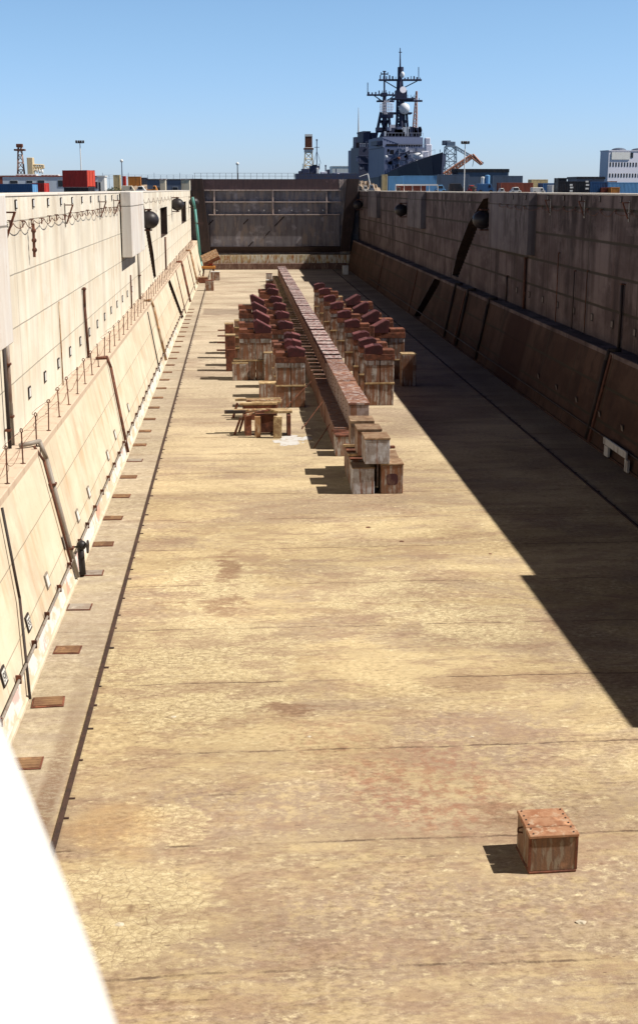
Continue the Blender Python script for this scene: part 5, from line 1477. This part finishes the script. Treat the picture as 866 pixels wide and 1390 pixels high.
bm = NB(); tube(bm, spx(543.7, 96.5, s), spx(543.7, 91, s), .95, 12); obj('beacon_drum', bm, M_MAST, ship)
bm = NB(); ball(bm, spx(546, 101.5, s - 1), .72, (1, 1, 1.35)); obj('small_radome', bm, M_RADOME, ship, True)
bm = NB(); ball(bm, spx(548.8, 147.5, s - 3), 1.75); obj('radome', bm, M_RADOME, ship, True)
bm = NB(); bx(bm, -3.9, 3.6, -2.2, 2.2, -.22, .22)
for k in range(8): tube(bm, (-3.7 + k, -2.1, 0), (-3.7 + k, -2.1, 1.2), .08, 4)
o_ = obj('mast_platform', bm, M_MAST, ship); o_.location = spx(546.5, 134.5, s)
bm = NB(); bx(bm, -4.2, 3.2, -2.6, 2.2, -.25, .25); o_ = obj('mast_platform', bm, M_MAST, ship); o_.location = spx(544.5, 154, s)
bm = NB(); bx(bm, -1.7, 1.9, -1.6, 1.6, -1.6, .9); o_ = obj('equipment_box', bm, M_MAST, ship); o_.location = spx(543.5, 127, s)
bm = NB(); tube(bm, (0, 0, 0), (0, -.35, .12), 1.05, 16); o_ = obj('dish_antenna', bm, M_LILAC, ship); o_.location = spx(546.8, 122.3, s - 3)
bm = NB(); tube(bm, spx(553, 181, s - 3), spx(559.5, 174, s - 3), .9, 10); bx_ = obj('director', bm, M_MAST, ship)
bm = NB(); ball(bm, spx(569, 177, s - 5), .9, (1, .5, 1)); tube(bm, spx(566, 185, s - 5), spx(569, 178, s - 5), .35, 6); obj('fire_control_dish', bm, M_NAVY, ship)
bm = NB(); bx(bm, -1.1, 1.1, -1, 1, 0, 2.6); o_ = obj('signal_house', bm, M_MAST, ship); o_.location = spx(556, 184, s)
for k in range(26):
    px = 523 + k * 1.9 + rnd.uniform(-1, 1); bm = NB(); h = rnd.uniform(.7, 3.0); w_ = rnd.uniform(.2, .7)
    bx(bm, -w_, w_, -.5, .5, 0, h); o_ = obj('deck_fitting', bm, rnd.choice((M_NAVY, M_MAST, M_SHIPL, M_RADOME)), ship); o_.location = spx(px, 185, s_br + 4)
# aft mast
s = 88
bm = NB()
for a_, b_ in (((509.5, 190), (517, 152)), ((531, 190), (527, 152)), ((515, 190), (526, 164)), ((527, 190), (518, 164)), ((512, 178), (529, 178)), ((515, 165), (528, 165)), ((520, 190), (521, 150)), ((525, 190), (523, 150))):
    tube(bm, spx(*a_, s), spx(*b_, s), .5, 6)
tube(bm, spx(522, 165, s), spx(521.6, 128, s), .9, 8, .6); tube(bm, spx(521.6, 128, s), spx(521.6, 97, s), .3, 8)
obj('aft_mast', bm, M_MAST, ship)
yard(498, 540, 129, s, 9, 'upper_yard')
yard(511, 535, 137.5, s, 4, 'lower_yard')
rod(spx(499, 129, s), spx(499, 112, s), .14, 'whip_antenna'); rod(spx(508, 130, s), spx(521, 139, s), .18, 'yard_strut'); rod(spx(535, 130, s), spx(522, 139, s), .18, 'yard_strut')
rod(spx(517, 100.5, s), spx(526.3, 100.5, s), .2, 'cross_arm'); rod(spx(519.5, 97, s), spx(523.7, 97, s), .22, 'cross_arm')
rod(spx(517.3, 102, s), spx(517.3, 98, s), .15, 'antenna'); rod(spx(526.2, 102, s), spx(526.2, 98, s), .15, 'antenna')
bm = NB(); a_, b_ = spx(515, 146, s - 2), spx(534, 146, s - 2)
for k in range(9):
    z = (k - 4) * .52; w_ = math.sqrt(max(.1, 1 - (k / 4.4 - .91) ** 2)); m_ = (a_ + b_) / 2 + Vector((0, 0, z)); tube(bm, m_ + (a_ - m_ + Vector((0, 0, z))) * w_, m_ + (b_ - m_ + Vector((0, 0, z))) * w_, .09, 4)
for k in range(9):
    q = a_.lerp(b_, (k + .5) / 9); tube(bm, q - Vector((0, 0, 1.6)), q + Vector((0, 0, 1.6)), .09, 4)
obj('air_search_antenna', bm, M_LILAC, ship)
for px, py, w_ in ((524, 158, 4.6), (521, 129, 2.0), (514, 176, 2.0), (529, 176, 1.8)):
    bm = NB(); bx(bm, -w_ / 2, w_ / 2, -1.6, 1.6, -.5, .7); o_ = obj('mast_platform', bm, M_MAST, ship); o_.location = spx(px, py, s)
bm = NB(); bx(bm, -1.2, 1.2, -1, 1, 0, 3.2); o_ = obj('white_locker', bm, M_LILAC, ship); o_.location = spx(533.5, 183, s - 20)
for k in range(46):
    if k < 26: px, py, sd_ = rnd.uniform(523, 574), rnd.uniform(203, 231), s_br - 1.0 
    else: px, py, sd_ = rnd.uniform(485, 520), rnd.uniform(192, 234), 62
    if k < 26 and px < 540: sd_ = s_br - .1
    if px >= 508 and k >= 26: sd_ = 63.8
    elif k >= 26: sd_ = 77.8
    w_, h_ = rnd.uniform(.15, .7), rnd.uniform(.15, 1.1)
    bm = NB(); bx(bm, -w_, w_, -.25, .25, -h_, h_, .03); o_ = obj('bulkhead_fitting', bm, rnd.choice((M_WIN, M_NAVY, M_MAST, M_SHIPF, M_SHIPL, M_LILAC)), ship); o_.location = spx(px, py, sd_)
for (xa_, ya_, xb_, yb_) in ((523, 222, 556, 204), (530, 232, 572, 214), (541, 208, 575, 206), (486, 212, 507, 212), (486, 222, 507, 222)):
    sd_ = s_br - 1.2 if xa_ > 515 else 77.6
    bm = NB(); tube(bm, spx(xa_, ya_, sd_), spx(xb_, yb_, sd_), .14, 5); obj('handrail_line', bm, M_MAST if xa_ < 515 else M_NAVY, ship)
for (pa, pb, py_, sd_) in ((522, 574, 185.5, s_br), (484, 509, 199.5, 79), (478, 490, 203.5, 99), (540, 577, 201.3, s_br - 1)):
    bm = NB(); a_, b_ = spx(pa, py_, sd_), spx(pb, py_, sd_)
    for k in range(12):
        q = a_.lerp(b_, k / 11); tube(bm, q, q + Vector((0, 0, 1.1)), .05, 4)
    tube(bm, a_ + Vector((0, 0, 1.1)), b_ + Vector((0, 0, 1.1)), .05, 4); obj('guard_rail', bm, M_SHIPF, ship)
# foredeck
bm = NB(); ball(bm, spx(567, 212, 26), 1.5, (1, 1, .7)); tube(bm, spx(567, 211, 26), spx(573, 208, 20), .2, 6); obj('gun_turret', bm, M_RADOME, ship, True)
bm = NB()
for k in range(13):
    s_ = 2 + k * 3.2; hb = 1.2 + min(6.3, s_ * .22)
    dz = BZ - s_ * .14
    tube(bm, sp(s_, hb, dz), sp(s_, hb, dz + 1.1), .05, 4)
    if k: tube(bm, prv, sp(s_, hb, dz + 1.1), .04, 4)
    prv = sp(s_, hb, dz + 1.1)
obj('deck_rail', bm, M_SHIPL, ship)
for px, py, mt in ((524, 213, M_RADOME), (541, 215, M_TIMB), (566, 219.5, M_RADOME)):
    s_ = 30 if px > 550 else 44
    bm = NB(); ball(bm, spx(px, py, s_), .5, (1, .6, 1)); obj('life_ring', bm, mt, ship)
for (x0_, y0_, x1_, y1_, sd) in ((577, 187, 584, 200, 40), (578, 196, 586, 214, 34), (572, 205, 582, 214, 30)):
    bm = NB(); a_, b_ = spx(x0_, y1_, sd), spx(x1_, y0_, sd); bx(bm, a_.x, b_.x, a_.y, a_.y + 3, a_.z, b_.z, .15); obj('deck_house', bm, M_LILAC, ship)
rod(spx(597, 207, 3), spx(597, 203, 3), .1, 'jackstaff')
bm = NB(); ball(bm, spx(594, 221, 6), .9, (.6, .6, 1)); obj('anchor', bm, M_PALE, ship)

# small grey ship behind the gate
SB = Vector((at(420, 244, 330).x, 330, 11.2))
s2 = thing('auxiliary_ship', 'small grey ship with a thin mast behind the dock gate', 'ship', SB)
g = lambda px, py, dy=0: at(px, py, 330 + dy) - SB
def gbox(px0, px1, yt, yb, dy, dep, mat, name):
    a, b = g(px0, yt, dy), g(px1, yb, dy); bm = NB(); bx(bm, a.x, b.x, dy, dy + dep, b.z, a.z, .08); obj(name, bm, mat, s2)
bm = NB(); a, b = g(404, 236), g(478, 236)
prism(bm, [Vector((a.x, -4, 0)), Vector((a.x - .6, -4, a.z)), Vector((b.x + 2, -4, a.z)), Vector((b.x, -4, 0))], (0, 9, 0)); obj('hull', bm, M_NAVY, s2)
gbox(410, 420, 229, 236, -2, 5, M_NAVY, 'deck_house'); gbox(421, 433, 225, 236, -1, 5, M_NAVY, 'bridge'); gbox(424, 431, 223.5, 225, -1.2, 5, M_GLASS, 'bridge_top')
gbox(429.5, 432.5, 228, 236, -1.6, 1, M_WHITE, 'white_locker'); gbox(406, 409.5, 232, 236, -2, 4, M_NAVY, 'deck_box'); gbox(436, 444, 233, 238, -2, 4, M_LILAC, 'winch_house')
gbox(444.5, 448, 230, 238, -2, 4, M_NAVY, 'vent'); gbox(452, 474, 234.5, 238, -1, 4, M_SHIPL, 'low_house')
def grod(a, b, r, name, mat=M_MAST):
    bm = NB(); tube(bm, g(*a), g(*b), r, 6); obj(name, bm, mat, s2)
grod((430, 226), (430, 190), .12, 'mast'); grod((430, 205), (435.5, 222), .05, 'stay'); grod((430, 205), (425, 224), .05, 'stay'); grod((426.5, 200), (433.5, 200), .06, 'yard')
grod((442, 236), (442, 225), .16, 'post'); grod((433.5, 230), (433.5, 222), .12, 'post'); grod((411, 232), (411, 222), .08, 'post'); grod((456, 238), (456, 229), .14, 'post')
bm = NB(); ball(bm, g(430, 190), .25, u=8, v=6); ball(bm, g(442, 225), .25, u=8, v=6); obj('lantern', bm, M_MAST, s2)
bm = NB(); path(bm, [g(459 + 3.2 * math.cos(k * PI / 6), 239 - 3.2 * math.sin(k * PI / 6), -3) for k in range(13)], .12, 5); obj('hose_reel', bm, M_LILAC, s2)

# ------------------------------------------------------------------ camera, light, sky
cd = bpy.data.cameras.new('camera'); cam = bpy.data.objects.new('camera', cd); COL.objects.link(cam)
cam.location = (0, 0, CAMH)
cam.matrix_world = Matrix(((CR.x, CU.x, -CF.x, 0), (CR.y, CU.y, -CF.y, 0), (CR.z, CU.z, -CF.z, CAMH), (0, 0, 0, 1)))
cd.sensor_fit = 'VERTICAL'; cd.sensor_height = 38.5; cd.sensor_width = 24.0
cd.lens = FL / 1390 * 38.5
cd.shift_y = -45 / 1390
cd.clip_start = .05; cd.clip_end = 9000
cd.dof.use_dof = True; cd.dof.focus_distance = 70; cd.dof.aperture_fstop = 5.6
S.camera = cam

EL, AZ = math.radians(51.2), math.radians(9)       # azimuth: from +X turned towards the camera
sd = Vector((math.cos(EL) * math.cos(AZ), -math.cos(EL) * math.sin(AZ), math.sin(EL)))
ld = bpy.data.lights.new('sun', 'SUN'); ld.energy = 5.0; ld.angle = math.radians(.55); ld.color = (1, .945, .86)
lo = bpy.data.objects.new('sun', ld); COL.objects.link(lo)
lo.rotation_euler = sd.to_track_quat('Z', 'Y').to_euler(); lo.location = (60, -20, 90)

w = bpy.data.worlds.new('World'); S.world = w; w.use_nodes = True
nt = w.node_tree
for nd in list(nt.nodes): nt.nodes.remove(nd)
sky = nt.nodes.new('ShaderNodeTexSky'); sky.sky_type = 'NISHITA'; sky.sun_disc = False
sky.sun_elevation = EL
sky.sun_rotation = math.atan2(sd.x, sd.y)
sky.air_density = 1.0; sky.dust_density = .2; sky.ozone_density = 2.5; sky.altitude = 0
bg = nt.nodes.new('ShaderNodeBackground'); bg.inputs[1].default_value = .05
ou = nt.nodes.new('ShaderNodeOutputWorld')
W = N(nt)
dirz = W.sep(nt.nodes.new('ShaderNodeTexCoord').outputs['Generated'])[2]
lowt = W.mix(W.ramp(dirz, 0.0, .15), (1.28, 1.62, 2.55), (1.52, 1.80, 2.16))
tint2 = W.mix(W.ramp(dirz, .15, .42), lowt, (.18, .15, .26))
W.link(W.mix(1.0, sky.outputs[0], tint2, 'MULTIPLY'), bg.inputs[0])
nt.links.new(bg.outputs[0], ou.inputs[0])
vs = S.view_settings
vs.view_transform = 'Standard'; vs.look = 'None'; vs.gamma = 1; vs.exposure = .35; vs.use_curve_mapping = False
S.render.engine = 'CYCLES'
S.cycles.max_bounces = 6; S.cycles.diffuse_bounces = 1
